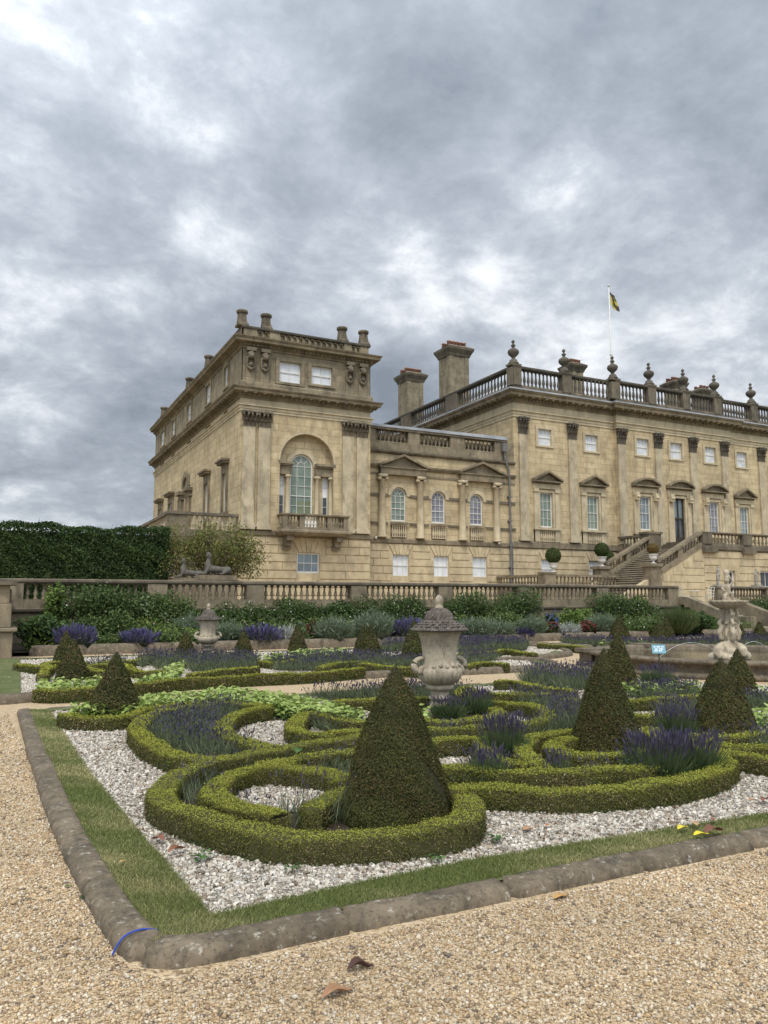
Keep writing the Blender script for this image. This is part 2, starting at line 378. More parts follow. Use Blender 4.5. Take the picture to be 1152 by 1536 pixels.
def spout():
    m, nt, b = mat('falling_water', .1); b.inputs['Base Color'].default_value = (.8,.82,.84,1); b.inputs['Transmission Weight'].default_value = .5; return m
M['spout'] = spout()
def flagmat():
    m, nt, b = mat('flag_cloth', .8); N,L,noise,ramp,mix,bump = mk(nt); a = N('ShaderNodeAttribute'); a.attribute_name = 'col'
    L(a.outputs['Color'], b.inputs['Base Color']); return m
M['flag'] = flagmat()

# ------------------------------------------------------------------ the house
FS = lambda Y: (lambda u,w,d: (u, Y-d, w))          # a south-facing wall
FWt = lambda X: (lambda u,w,d: (X-d, u, w))         # a west-facing wall
TX0, TX1, TY, TYB = 11.85, 20.0, 42.0, 69.0         # west wing
LX0, LX1, LY = 20.0, 32.2, 44.0                     # linking range
MX0, MX1, MYB = 32.2, 66.0, 72.0                    # main block
CX0, CX1, CY = 41.55, 54.0, 43.65                   # its centre stands a little forward
ZT, ZB0, ZB1 = 1.35, 5.2, 5.52                      # terrace floor, first-floor band

def arc_pts(uc, w, r, n=14, a0=0, a1=pi): return [(uc+r*cos(a0+(a1-a0)*i/n), w+r*sin(a0+(a1-a0)*i/n)) for i in range(n+1)]
def wall(mb, F, u0, u1, w0, w1, ops, rev=.28):      # wall sheet with openings and their reveals; op = (u0,u1,w0,w1,arched)
    cells = []
    for o in ops: cells.append((o[0],o[1],o[2],o[3]+((o[1]-o[0])/2 if o[4] else 0)))
    us = sorted({u0,u1,*[c[0] for c in cells],*[c[1] for c in cells]}); ws = sorted({w0,w1,*[c[2] for c in cells],*[c[3] for c in cells]})
    for i in range(len(us)-1):
        for j in range(len(ws)-1):
            cu, cw = (us[i]+us[i+1])/2, (ws[j]+ws[j+1])/2
            if any(c[0]<cu<c[1] and c[2]<cw<c[3] for c in cells): continue
            mb.add([F(us[i],ws[j],0),F(us[i+1],ws[j],0),F(us[i+1],ws[j+1],0),F(us[i],ws[j+1],0)],[(0,1,2,3)])
    for o in ops:
        a,b,c,d,ar = o; edge = [(a,c),(b,c),(b,d)]
        if ar:
            uc,r = (a+b)/2,(b-a)/2; arc = arc_pts(uc,d,r); edge = [(a,c),(b,c)]+arc
            h = len(arc)//2
            mb.add([F(b,d+r,0)]+[F(*p,0) for p in arc[:h+1]], [tuple(range(h+2))])
            mb.add([F(a,d+r,0)]+[F(*p,0) for p in arc[h:]][::-1], [tuple(range(len(arc)-h+1))])
        else: edge.append((a,d))
        n = len(edge)
        mb.add([F(*p,0) for p in edge]+[F(*p,-rev) for p in edge], [(i,(i+1)%n,n+(i+1)%n,n+i) for i in range(n)])
def rustic(mb, F, u0, u1, w0, w1, ops, ch=.46, bl=1.3, gr=.045, out=.05, seed=0):
    n = max(1,round((w1-w0)/ch)); h = (w1-w0)/n
    for k in range(n):
        a, b = w0+k*h+gr/2, w0+(k+1)*h-gr/2; segs = [(u0,u1)]
        for o in ops:
            if o[2] < b and o[3] > a:
                nx = []
                for s in segs:
                    if o[1] <= s[0] or o[0] >= s[1]: nx.append(s)
                    else:
                        if o[0]-s[0] > .05: nx.append((s[0],o[0]))
                        if s[1]-o[1] > .05: nx.append((o[1],s[1]))
                segs = nx
        for s in segs:
            m = max(1,round((s[1]-s[0])/bl)); L = (s[1]-s[0])/m; cuts = [s[0]]+[s[0]+(i+(.0 if k%2 else .5)*(m>1))*L for i in range(1,m)]+[s[1]]
            cuts = sorted(c for c in cuts if s[0] <= c <= s[1])
            for i in range(len(cuts)-1):
                x0 = cuts[i]+(0 if i==0 else gr*.22); x1 = cuts[i+1]-(0 if i==len(cuts)-2 else gr*.22)
                if x1-x0 < .05: continue
                e = .018; o2 = out+RNG.uniform(-.004,.004)
                P = [F(x0,a,0),F(x1,a,0),F(x1,b,0),F(x0,b,0),F(x0+e,a+e,o2),F(x1-e,a+e,o2),F(x1-e,b-e,o2),F(x0+e,b-e,o2)]
                mb.add(P,[(4,5,6,7),(0,1,5,4),(1,2,6,5),(2,3,7,6),(3,0,4,7)])
def fan(mb, F, uc, w0, w1, half, n=5, out=.058):    # flat arch of wedge stones
    for i in range(n):
        t0, t1 = -1+2*i/n, -1+2*(i+1)/n; sp = half*1.75
        mb.prism(F, [(uc+half*t0+.012,w0),(uc+half*t1-.012,w0),(uc+sp*t1-.012,w1),(uc+sp*t0+.012,w1)], 0, out+.012*(i==n//2))
def window(parent, F, u0, u1, w0, w1, nx, ny, pane, arched=False, dep=-.16, fw=.055, bar=.024, meet=True, blind=None):
    mb = MB(); d0, d1 = dep, dep+.07
    mb.cbox(F,u0,u0+fw,w0,w1,d0,d1); mb.cbox(F,u1-fw,u1,w0,w1,d0,d1); mb.cbox(F,u0+fw,u1-fw,w0,w0+fw*1.2,d0,d1+.01)
    if not arched: mb.cbox(F,u0+fw,u1-fw,w1-fw,w1,d0,d1)
    for i in range(1,nx): x = u0+(u1-u0)*i/nx; mb.cbox(F,x-bar/2,x+bar/2,w0+fw,w1-(0 if arched else fw),d0+.01,d1-.012)
    for j in range(1,ny): y = w0+(w1-w0)*j/ny; t = bar*1.9 if (meet and j == ny//2) else bar; mb.cbox(F,u0+fw,u1-fw,y-t/2,y+t/2,d0+.012,d1-(.0 if t > bar else .01))
    poly = [(u0,w0),(u1,w0),(u1,w1),(u0,w1)]
    if arched:
        uc, r = (u0+u1)/2,(u1-u0)/2; arc = arc_pts(uc,w1,r,18); inn = arc_pts(uc,w1,r-fw,18); poly = [(u0,w0),(u1,w0)]+arc
        for i in range(18): mb.prism(F,[arc[i],arc[i+1],inn[i+1],inn[i]],d0,d1)
        mb.cbox(F,u0+fw,u1-fw,w1-bar/2,w1+bar/2,d0+.012,d1-.01)
        ia, ib = arc_pts(uc,w1,r*.36,10), arc_pts(uc,w1,r*.36-bar,10)
        for i in range(10): mb.prism(F,[ia[i],ia[i+1],ib[i+1],ib[i]],d0+.01,d1-.011)
        for a in (pi/4,pi/2,3*pi/4):
            c,s_ = cos(a),sin(a); e = bar/2; A,B = (uc+c*r*.36,w1+s_*r*.36),(uc+c*(r-fw),w1+s_*(r-fw))
            mb.prism(F,[(A[0]-s_*e,A[1]+c*e),(A[0]+s_*e,A[1]-c*e),(B[0]+s_*e,B[1]-c*e),(B[0]-s_*e,B[1]+c*e)],d0+.01,d1-.013)
    f = mb.build('window', M['white'], parent)
    p = MB(); p.add([F(u,w,dep+.02) for u,w in poly],[tuple(range(len(poly)))]); p.build('pane', pane, f)
    if blind:
        q = MB(); q.cbox(F,u0+fw,u1-fw,w0+(w1-w0)*blind[0],w1-fw,dep+.022,dep+.03); q.build('blind', blind[1], f)
    return f
def baluster_mesh(name, m, n=8, fat=1.0):           # one metre tall, scaled per use
    pr = [(.17,0),(.17,.08),(.10,.10),(.13,.13),(.10,.17),(.17,.27),(.19,.36),(.15,.50),(.09,.66),(.085,.72),(.12,.75),(.085,.79),(.10,.84),(.13,.88),(.17,.91),(.17,1.0)]
    mb = MB(); mb.lathe([(r*fat,z) for r,z in pr], n=n); o = mb.build(name, m, None, True); me = o.data
    bpy.data.objects.remove(o); return me
BAL = {k: baluster_mesh('baluster', M[k]) for k in ('terrace','soot','dark','smooth','mould','white')}
def bal(parent, key, x, y, z0, z1, fat=.62):
    o = bpy.data.objects.new('baluster', BAL[key]); link(o, parent); h = z1-z0
    o.location = (x,y,z0); o.scale = (h*fat,h*fat,h); return o
def pediment(mb, F, u0, u1, w, kind, d, rise, t=.16, ov=.18):
    uc = (u0+u1)/2
    mb.cbox(F,u0-ov,u1+ov,w,w+t*.55,0,d)
    k = w+t*.55
    if kind == 'tri':
        a = [(u0-ov,k),(uc,k+rise),(u1+ov,k)]
        for A,B in ((a[0],a[1]),(a[1],a[2])): mb.prism(F,[A,B,(B[0],B[1]+t),(A[0],A[1]+t)] if A is a[0] else [A,B,(B[0],B[1]+t),(A[0],A[1]+t)],.02,d+.05)
        mb.prism(F,[(u0,k),(uc,k+rise*.97),(u1,k)][::1],0,d*.45)
    else:
        hw = (u1-u0)/2+ov; R = (hw*hw+rise*rise)/(2*rise); al = math.asin(hw/R); c = k+rise-R
        o = [(uc+R*sin(-al+2*al*i/14), c+R*cos(-al+2*al*i/14)) for i in range(15)]
        for i in range(14): mb.prism(F,[o[i],o[i+1],(o[i+1][0],o[i+1][1]+t),(o[i][0],o[i][1]+t)],.02,d+.05)
        mb.prism(F,[(u0,k)]+[(min(max(p[0],u0),u1),p[1]-.02) for p in o[1:-1]]+[(u1,k)],0,d*.45)
def capital(parent, F, uc, w0, w1, wd, d):          # Corinthian: two rows of acanthus, corner volutes, abacus
    mb = MB(); h = w1-w0; b = wd/2
    mb.cbox(F,uc-b*1.04,uc+b*1.04,w0,w0+h*.06,0,d+.03)
    for i in range(6):
        t0,t1 = i/6,(i+1)/6; e = 1+.16*t1**2; mb.cbox(F,uc-b*.92*e,uc+b*.92*e,w0+h*(.06+.76*t0),w0+h*(.06+.76*t1),0,d+.02*i/6)
    def leaf(u,wA,wB,hw,o):
        s = [(0,.03,1),(.35,.06,1.05),(.7,.10,.9),(.92,.20,.7),(1.0,.27,.5),(.9,.31,.35)]
        P = []
        for t,e,k in s: P += [F(u-hw*k,wA+(wB-wA)*t,o+e*.9),F(u,wA+(wB-wA)*t,o+e*.9+.05),F(u+hw*k,wA+(wB-wA)*t,o+e*.9)]
        mb.add(P,[(3*i+j,3*i+j+1,3*i+j+4,3*i+j+3) for i in range(5) for j in range(2)])
        mb.cbox(F,u-hw*.5,u+hw*.5,wA+(wB-wA)*.82,wB,o,o+.2)
    for u in (-.74,0,.74): leaf(uc+u*b,w0+h*.07,w0+h*.40,b*.30,d*.7)
    for u in (-1.0,-.37,.37,1.0): leaf(uc+u*b,w0+h*.36,w0+h*.68,b*.26,d*.8)
    for u in (-1.05,-.3,.3,1.05):
        r = b*.2; c = (uc+u*b,w0+h*.80); mb.prism(F,[(c[0]+r*cos(a),c[1]+r*1.1*sin(a)) for a in np.linspace(0,2*pi,9)[:-1]],d*.6,d+.24)
    mb.cbox(F,uc-b*1.22,uc+b*1.22,w0+h*.90,w1-.006,0,d+.22); mb.cbox(F,uc-b*.16,uc+b*.16,w0+h*.86,w1+.01,0,d+.28)
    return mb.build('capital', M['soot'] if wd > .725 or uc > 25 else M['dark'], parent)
def pilaster(parent, F, uc, w0, w1, cap0, wd, d=.14, side=True):
    mb = MB(); mb.cbox(F,uc-wd/2,uc+wd/2,w0,cap0,0,d)
    for a,b,e,f in ((w0-.34,w0-.2,.14,.14),(w0-.2,w0-.1,.10,.11),(w0-.1,w0,.05,.06)): mb.cbox(F,uc-wd/2-e,uc+wd/2+e,a,b,0,d+f)
    o = mb.build('pilaster', M['pilaster'], parent); capital(o, F, uc, cap0, w1, wd, d); return o
def cornice(parent, path, z0, z1, proj, m='mould', dent=True, dsp=.30, dh=.16, mods=False, name='cornice'):
    h = z1-z0; mb = MB()
    mb.sweep(path, [(0,z0),(.06,z0),(.06,z0+h*.16),(.14,z0+h*.24),(.14,z0+h*.42),(.22,z0+h*.50),(proj*.82,z0+h*.55),(proj*.84,z0+h*.78),(proj*.92,z0+h*.84),(proj,z0+h*.96),(proj,z1),(0,z1+.03)])
    if dent:
        for i in range(len(path)-1):
            a,b = np.array(path[i][:2]),np.array(path[i+1][:2]); t = b-a; L = np.linalg.norm(t); t = t/L; nn = np.array([t[1],-t[0]])
            k = int(L/dsp)
            for j in range(k):
                for (o0,o1,zz0,zz1,sz) in (((.14,.24,z0+h*.26,z0+h*.41,.5),) + (((.22,proj*.78,z0+h*.43,z0+h*.545,.42),) if mods and j%2==0 else ())):
                    c = a+t*(j+.5)*L/k; w = t*dsp*sz/2*(1 if o0<.2 else 1.5)
                    q = [c-w+nn*o0,c+w+nn*o0,c+w+nn*o1,c-w+nn*o1]
                    mb.add([(p[0],p[1],z) for z in (zz0,zz1) for p in q],[(0,3,2,1),(4,5,6,7),(0,1,5,4),(1,2,6,5),(2,3,7,6),(3,0,4,7)])
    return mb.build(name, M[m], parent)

house = thing('stately_home', 'grand honey stone classical mansion with pilasters, balustrades and chimneys behind the terrace', 'mansion')
FT, FTW, FL, FM, FC, FMW = FS(TY), FWt(TX0), FS(LY), FS(LY), FS(CY), FWt(MX0)

# ---- west wing, south face
wb = (15.34,16.73,3.14,4.30,False)
nw0, nw1, nsp = 14.22, 17.58, 9.62                  # the big blind arch
rr = (nw1-nw0)/2
mb = MB()
wall(mb, FT, TX0, TX1, ZT-1.3, ZB0, [wb], .3); wall(mb, FTW, TY, TYB, ZT-1.3, ZB0, [], .3)
tb = (wb[0]-.02,wb[1]+.02,wb[2],wb[3])
rustic(mb, FT, TX0, TX1, ZT, ZB0-.02, [tb,(15.0,17.1,4.30,5.2)], .46, 1.45)
rustic(mb, FTW, TY, TYB, ZT, ZB0-.02, [], .46, 1.5)
fan(mb, FT, (wb[0]+wb[1])/2, 4.33, 5.17, .60)
mb.build('basement_wall', M['rustic'], house)
attw = [(14.09,15.43,14.27,15.50,False),(16.09,17.42,14.40,15.50,False)]
westw = [(44.62,45.42,6.75,9.1),(48.98,49.98,6.75,9.1),(60.40,61.85,6.75,9.1),(64.70,66.1,6.75,9.1)]
westa = [(44.85,45.75),(49.1,50.4),(54.8,56.1),(60.4,61.7),(64.7,66.5)]
mb = MB()
wall(mb, FT, TX0, TX1, ZB0, 12.4, [(nw0,nw1,6.0,nsp,True)], .42)
# back of the niche, pierced by the three-light window
NB = lambda u,w,d: FT(u,w,d-.42)
c0,c1,csp = 14.98,16.42,9.42
lights = [(14.26,14.66,6.5,8.85,False),(c0,c1,6.5,csp,True),(17.02,17.40,6.5,8.85,False)]
wall(mb, NB, nw0-.05, nw1+.05, 6.0, nsp+rr+.05, lights, .2)
wall(mb, FTW, TY, TYB, ZB0, 12.4, [(a,b,c,d,False) for a,b,c,d in westw]+[(55.0,56.4,6.75,9.7,True)], .3)
mb.build('wall', M['ashlar'], house)
mb = MB()
wall(mb, FT, TX0, TX1, 12.4, 13.1, []); wall(mb, FTW, TY, TYB, 12.4, 13.1, [(a-.05,b+.05,12.72,13.0,False) for a,b in westa], .2)
mb.build('frieze', M['smooth'], house)
mb = MB(); wall(mb, FT, TX0+.05, TX1-.05, 13.5, 16.05, attw, .22); wall(mb, FTW, TY, TYB, 13.5, 16.05, [(a,b,14.5,15.75,False) for a,b in westa], .25)
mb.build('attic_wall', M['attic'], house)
tp = [(TX0,TYB),(TX0,TY),(TX1,TY),(TX1,TYB)]
mb = MB(); mb.sweep(tp,[(0,ZB0),(.05,ZB0),(.13,ZB0+.04),(.13,ZB1-.05),(.08,ZB1),(0,ZB1+.01)]); mb.build('band_course', M['mould'], house)
mb = MB(); mb.sweep(tp,[(0,12.30),(.05,12.30),(.05,12.44),(.09,12.45),(.09,12.58),(.17,12.62),(.17,12.68),(0,12.70)]); mb.build('architrave', M['smooth'], house)
cornice(house, tp, 13.05, 13.6, .62, 'mould', True, .28, .2, True)
cornice(house, tp, 15.98, 16.56, .58, 'mould', True, .24)
mb = MB(); mb.sweep(tp,[(0,13.62),(.12,13.62),(.12,14.0),(.06,14.06),(0,14.06)]); mb.build('plinth_course', M['attic'], house)
# attic strips with lion-mask consoles
for uc in (12.34,13.19,18.55,19.42):
    mb = MB(); mb.cbox(FT,uc-.26,uc+.26,13.64,15.98,0,.10); o = mb.build('attic_strip', M['attic'], house)
    w = 14.72; B = []
    def bl(u,wz,d,r): x,y,z = FT(uc+u,wz,d); return (x,y,z,r)
    B += [[bl(0,15.62,.2,.2),bl(0,15.45,.3,.17)],[bl(-.08,15.5,.44,.05)],[bl(.08,15.5,.44,.05)],[bl(0,15.40,.44,.07)],[bl(-.17,15.62,.26,.08)],[bl(.17,15.62,.26,.08)],
          [bl(-.2,15.4,.18,.08),bl(-.24,15.1,.17,.07),bl(-.2,14.85,.16,.07),bl(0,14.72,.2,.1),bl(.2,14.85,.16,.07),bl(.24,15.1,.17,.07),bl(.2,15.4,.18,.08)],
          [bl(0,15.0,.22,.13)],[bl(0,14.65,.16,.08)]]
    blob('lion_console', B, .035, M['dark'], o, 1)
    mb = MB(); mb.cbox(FT,uc-.28,uc+.28,15.78,15.99,.1,.34); mb.build('console_cap', M['dark'], o)
# wing pilasters in pairs
for uc in (12.33,13.24,18.47,19.40): pilaster(house, FT, uc, 5.88, 12.28, 11.42, .72)
# parapet with a chain of pierced ovals
mb = MB(); wall(mb, FTW, TY+.1, TYB-.1, 16.56, 17.2, [])
for a,b in ((TX0+.1,12.75),(13.5,14.15),(18.25,18.75),(19.35,TX1-.1)): mb.cbox(FT,a,b,16.57,17.2,-.5,-.06)
for a,b in ((12.75,13.5),(14.15,18.25),(18.75,19.35)): mb.cbox(FT,a,b,16.57,17.2,-.5,-.22)
mb.box(TX0+.1,TX1-.1,TY+.5,TYB-.1,16.56,17.15)
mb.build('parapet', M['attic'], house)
mb = MB(); mb.sweep([(TX0+.1,TYB),(TX0+.1,TY+.1),(TX1-.1,TY+.1),(TX1-.1,TYB)],[(-.5,17.2),(.1,17.2),(.12,17.26),(.12,17.33),(-.5,17.36)]); mb.build('parapet_coping', M['soot'], house)
for a,b,n in ((12.75,13.5,2),(14.15,18.25,11),(18.75,19.35,2)):
    mb = MB()
    for i in range(n):
        uc = a+(b-a)*(i+.5)/n; hw = (b-a)/n*.44
        P = [FT(uc+hw*cos(t),16.885+.27*sin(t),-.14) for t in np.linspace(0,2*pi,15)[:-1]]; mb.tube(P,.055,6,True)
        if i: 
            for s in (-1,1): mb.tube([FT(a+(b-a)*i/n,16.885,-.13),FT(a+(b-a)*i/n,16.885+s*.3,-.13)],.03,5)
    mb.build('pierced_panel', M['attic'], house, True)
def stump(x,y,z,name='parapet_block'):               # tapering fluted blocks on the parapet
    mb = MB(); mb.lathe([(.46,0),(.46,.12),(.40,.17),(.34,.3),(.29,.55),(.26,.78)],(x,y,z),4,None,True)
    for k in range(4):
        a = k*pi/2; 
        for j in (-1,0,1):
            t = np.array([-sin(a),cos(a)])*j*.1; c = np.array([cos(a),sin(a)])
            mb.tube([(x+c[0]*.255+t[0],y+c[1]*.255+t[1],z+.25),(x+c[0]*.2+t[0]*.8,y+c[1]*.2+t[1]*.8,z+.78)],.035,5)
    mb.lathe([(.27,.78),(.34,.82),(.36,.90),(.33,.97),(.2,1.0)],(x,y,z),8); return mb.build(name, M['dark'], house)
for (px,py) in ((363,480),(399,486),(513,507),(545,513)): stump(ux(px,py,TY+.4),TY+.4,17.34)
for yy in (51.6,57.6,67.6): stump(TX0+.4,yy,17.34)
# attic windows and frames
def surround(mb, F, u0,u1,w0,w1,t=.2,d=.07,sill=True):
    mb.cbox(F,u0-t,u0,w0-(t*.7 if sill else 0),w1+t,0,d); mb.cbox(F,u1,u1+t,w0-(t*.7 if sill else 0),w1+t,0,d); mb.cbox(F,u0,u1,w1,w1+t,0,d)
    mb.cbox(F,u0-t-.03,u0,w1+t,w1+t+.05,0,d+.03) if False else None
    if sill: mb.cbox(F,u0,u1,w0-t*.7,w0-.01,0,d)
for a,b,c,d,_ in attw: mb = MB(); surround(mb,FT,a,b,c,d,.22,.08); mb.build('window_surround', M['attic'], house)
for a,b in westa: mb = MB(); surround(mb,FTW,a,b,14.5,15.75,.2,.07); mb.build('window_surround', M['attic'], house)
for a,b,c,d,_ in attw: window(house,FT,a,b,c,d,2,2,M['pane_white'],fw=.05,bar=.035)
for a,b in westa: window(house,FTW,a,b,14.5,15.75,2,2,M['pane_white'],dep=-.14)
window(house,FT,*wb[:4],3,2,M['pane_blue'],fw=.08)
# three-light window
w_ = window(house,NB,c0,c1,6.5,csp,3,5,M['pane_green'],True,dep=-.14,fw=.09)
q = MB(); q.cbox(NB,c0+.5,c1-.09,6.6,7.4,-.118,-.112); q.build('blind',M['pane_olive'],w_)
for (a,b,c,d,_),k in zip((lights[0],lights[2]),(0,1)):
    window(house,NB,a,b,c,d,1,4,M['pane_dark'],dep=-.12,fw=.06,blind=(.48,M['whiteblind']))
mb = MB()
for a,b in ((14.2,14.98),(16.5,17.6)):
    mb.cbox(NB,a,b,8.86,9.06,0,.30); mb.cbox(NB,a,b,9.06,9.36,0,.27)
    mb.cbox(NB,a-.02,b+.06,9.36,9.46,0,.36); mb.cbox(NB,a-.02,b+.1,9.46,9.60,0,.46)
    k = int((b-a)/.12)
    for i in range(k): mb.cbox(NB,a+(i+.25)*(b-a)/k,a+(i+.75)*(b-a)/k,9.37,9.455,.36,.42)
mb.build('window_entablature', M['mould'], house)
for uc in (14.80,16.62,17.50):
    mb = MB(); x,y,z = NB(uc,6.45,.16); mb.lathe([(.17,0),(.17,.1),(.13,.16),(.125,1.2),(.105,2.22),(.13,2.25),(.16,2.33),(.16,2.41)],(x,y,z),10)
    for s in (-1,1): mb.tube([NB(uc+s*.12,8.77,.04),NB(uc+s*.12,8.77,.32)],.07,8)
    mb.build('window_column', M['smooth'], house, True)
for r0,r1,d in ((rr,rr+.12,.05),(.74,.98,-.34)):
    mb = MB()
    cc = (nw0+nw1)/2 if r0 == rr else (c0+c1)/2; sp = nsp if r0 == rr else csp
    A,B = arc_pts(cc,sp,r1,20),arc_pts(cc,sp,r0,20)
    for i in range(20): mb.prism(FT,[A[i],A[i+1],B[i+1],B[i]],-.42 if r0 != rr else 0,d)
    mb.build('arch_moulding', M['smooth'], house)
# balcony
mb = MB()
bx0,bx1 = 14.15,18.15
mb.sweep([(bx0,TY),(bx0,TY-.95),(bx1,TY-.95),(bx1,TY)],[(-.9,5.25),(.0,5.25),(.12,5.36),(.18,5.40),(.18,5.50),(.05,5.56),(-.9,5.56)]); mb.box(bx0,bx1,TY-.95,TY,5.3,5.54)
bc = mb.build('balcony', M['mould'], house)
mb = MB(); mb.box(bx0,bx1,TY-.93,TY,5.54,5.72); mb.sweep([(bx0,TY),(bx0,TY-.93),(bx1,TY-.93),(bx1,TY)],[(-.3,6.36),(.05,6.36),(.07,6.40),(.07,6.47),(-.3,6.48)])
for a in (bx0,15.15,16.85,bx1-.28): mb.box(a,a+.28,TY-.92,TY-.64,5.72,6.36)
mb.build('balcony_rail', M['mould'], bc)
for a,b,n,k in ((14.43,15.15,4,'mould'),(15.43,16.85,7,'mould'),(17.13,17.87,4,'mould')):
    for i in range(n):
        white = a > 15.2 and a < 16 and i < 4
        bal(bc,'white' if white else k,a+(b-a)*(i+.5)/n,TY-.78,5.72,6.36,.7)
for uc in (14.65,17.7):
    mb = MB(); mb.cbox(FT,uc-.2,uc+.2,4.95,5.25,0,.8); mb.cbox(FT,uc-.2,uc+.2,4.65,4.95,0,.5); mb.cbox(FT,uc-.23,uc+.23,4.45,4.65,0,.3); mb.build('balcony_bracket', M['mould'], bc)
# west face windows
for i,(a,b,c,d) in enumerate(westw):
    window(house,FTW,a,b,c,d,2,4,M['pane_dark'],dep=-.14,fw=.1)
    mb = MB(); surround(mb,FTW,a,b,c,d,.22,.1,False); mb.cbox(FTW,a-.25,b+.25,d+.22,d+.55,0,.1); mb.cbox(FTW,a-.4,b+.4,d+.55,d+.68,0,.36); mb.cbox(FTW,a-.46,b+.46,d+.68,d+.80,0,.46); mb.cbox(FTW,a-.3,b+.3,c-.2,c-.01,0,.2)
    mb.build('window_hood', M['mould'], house)
window(house,FTW,55.0,56.4,6.75,9.7,3,4,M['pane_dark'],True,dep=-.14,fw=.1)
mb = MB()
for a,b in ((53.9,55.0),(56.4,57.5)):
    mb.cbox(FTW,a,b,8.85,9.2,0,.25); mb.cbox(FTW,a-.12,b+.12,9.2,9.45,0,.45)
    for u in (a+.2,b-.2): mb.lathe([(.15,0),(.13,.1),(.11,2.0),(.17,2.1)],FTW(u,6.75,.2),8)
A,B = arc_pts(55.7,9.7,1.15,14),arc_pts(55.7,9.7,.72,14)
for i in range(14): mb.prism(FTW,[A[i],A[i+1],B[i+1],B[i]],0,.14)
mb.build('venetian_surround', M['mould'], house)
mb = MB()
for a,b in westa: mb.add([FTW(a-.05,12.72,-.18),FTW(b+.05,12.72,-.18),FTW(b+.05,13.0,-.18),FTW(a-.05,13.0,-.18)],[(0,1,2,3)])
mb.build('frieze_vent', M['inside'], house)
mb = MB(); mb.box(TX0+.3,TX1-.3,TY+.8,TYB,1,16.5); mb.box(TX1-.31,TX1,TY+.02,LY+.5,ZT,16); mb.box(TX1-.3,TX1-.05,LY+.4,TYB,11,16.4); mb.build('inner_core', M['inside'], house)
# raised terrace at the wing's west side
wx0 = 8.05
mb = MB(); FB = FS(TY-.02); FBW = FWt(wx0)
wall(mb,FB,wx0,TX0,0,5.2,[]); rustic(mb,FB,wx0,wx0+.98,ZT,5.0,[],.46,2); rustic(mb,FB,wx0+1.1,TX0,ZT,5.0,[],.46,1.5)
wall(mb,FBW,TY,TYB,0,5.2,[]); rustic(mb,FBW,TY,TYB,ZT,5.0,[],.46,1.5)
for o in ((wx0,wx0+.98),): mb.box(o[0]-.03,o[1],TY-.08,TY+.9,5.0,6.2)
mb.box(wx0,TX0,TY+.05,TYB,5.0,5.2); mb.build('side_terrace', M['terrace'], house)
mb = MB(); mb.box(wx0-.12,wx0+1.1,TY-.17,TY+1,6.2,6.36); mb.box(wx0+1.1,TX0,TY-.05,TY+.3,6.2,6.35); mb.box(wx0-.05,wx0+.3,TY+1,TYB,6.2,6.35)
mb.box(wx0-.04,TX0,TY-.06,TY+.28,5.0,5.4); mb.box(wx0-.04,wx0+.28,TY+.9,TYB,5.02,5.42); mb.build('side_terrace_coping', M['dark'], house)
for i in range(9): bal(house,'smooth',wx0+1.25+i*.28,TY+.12,5.4,6.2,.55)
for i in range(14): bal(house,'smooth',wx0+.12,TY+1.3+i*.4,5.42,6.2,.55)

# ---- linking range
g1 = [(22.44,23.54,6.65,8.30),(25.45,26.50,6.65,8.25),(28.45,29.50,6.65,8.25)]
g0 = [(22.56,23.72,3.13,4.48),(25.60,26.74,3.13,4.48),(28.62,29.76,3.13,4.48)]
mb = MB(); wall(mb,FL,LX0-.2,LX1,ZT-1.3,ZB0,[(*o,False) for o in g0],.3)
rustic(mb,FL,LX0-.2,LX1-.02,ZT,ZB0-.02,[(a-.02,b+.02,c,d) for a,b,c,d in g0]+[(a-.28,b+.28,d,5.2) for a,b,c,d in g0],.46,1.3)
for a,b,c,d in g0: fan(mb,FL,(a+b)/2,d+.02,5.17,(b-a)/2*.9)
mb.build('basement_wall', M['rustic'], house)
mb = MB(); wall(mb,FL,LX0-.2,LX1,ZB0,11.2,[(*o,True) for o in g1]); mb.build('wall', M['ashlar'], house)
mb = MB(); lp = [(LX0-.2,LY),(LX1,LY)]
mb.sweep(lp,[(0,ZB0),(.05,ZB0),(.12,ZB0+.04),(.12,ZB1-.04),(.07,ZB1),(0,ZB1+.01)]); mb.build('band_course', M['mould'], house)
mb = MB(); mb.sweep(lp,[(0,9.62),(.05,9.62),(.05,9.75),(0,9.76)]); mb.sweep(lp,[(0,10.05),(.1,10.05),(.24,10.2),(.26,10.3),(0,10.33)]); mb.build('entablature', M['mould'], house)
mb = MB(); mb.sweep(lp,[(0,11.02),(.08,11.02),(.2,11.12),(.22,11.22),(0,11.25)]); mb.build('parapet_moulding', M['dark'], house)
mb = MB()
seg = [LX0]+[a for g in g1 for a in (g[0]-.24,g[1]+.24)]+[LX1]
for i in range(0,len(seg),2):
    MB().cbox(FL,seg[i],seg[i+1],8.22,8.40,0,.09).build('impost_course', M['dark'], house); MB().cbox(FL,seg[i],seg[i+1],6.42,6.56,0,.10).build('sill_course', M['dark'], house)
for k,(a,b,c,d) in enumerate(g1):
    window(house,FL,a,b,c,d,3 if k else 3,4,M[('pane_green','pane_mauve','pane_mauve')[k]],True,fw=.08)
    mb = MB(); r = (b-a)/2; A,B = arc_pts((a+b)/2,d,r+.24,18),arc_pts((a+b)/2,d,r+.02,18)
    for i in range(18): mb.prism(FL,[A[i],A[i+1],B[i+1],B[i]],0,.1)
    mb.build('arch_moulding', M['smooth'], house)
    mb = MB(); mb.cbox(FL,a-.1,b+.1,6.44,6.58,.101,.2); mb.cbox(FL,a-.05,b+.05,5.57,6.44,0,.012); s_ = mb.build('window_apron', M['mould'], house)
    for i in range(7): bal(s_,'smooth',a+(b-a)*(i+.5)/7,LY-.08,5.6,6.44,.5)
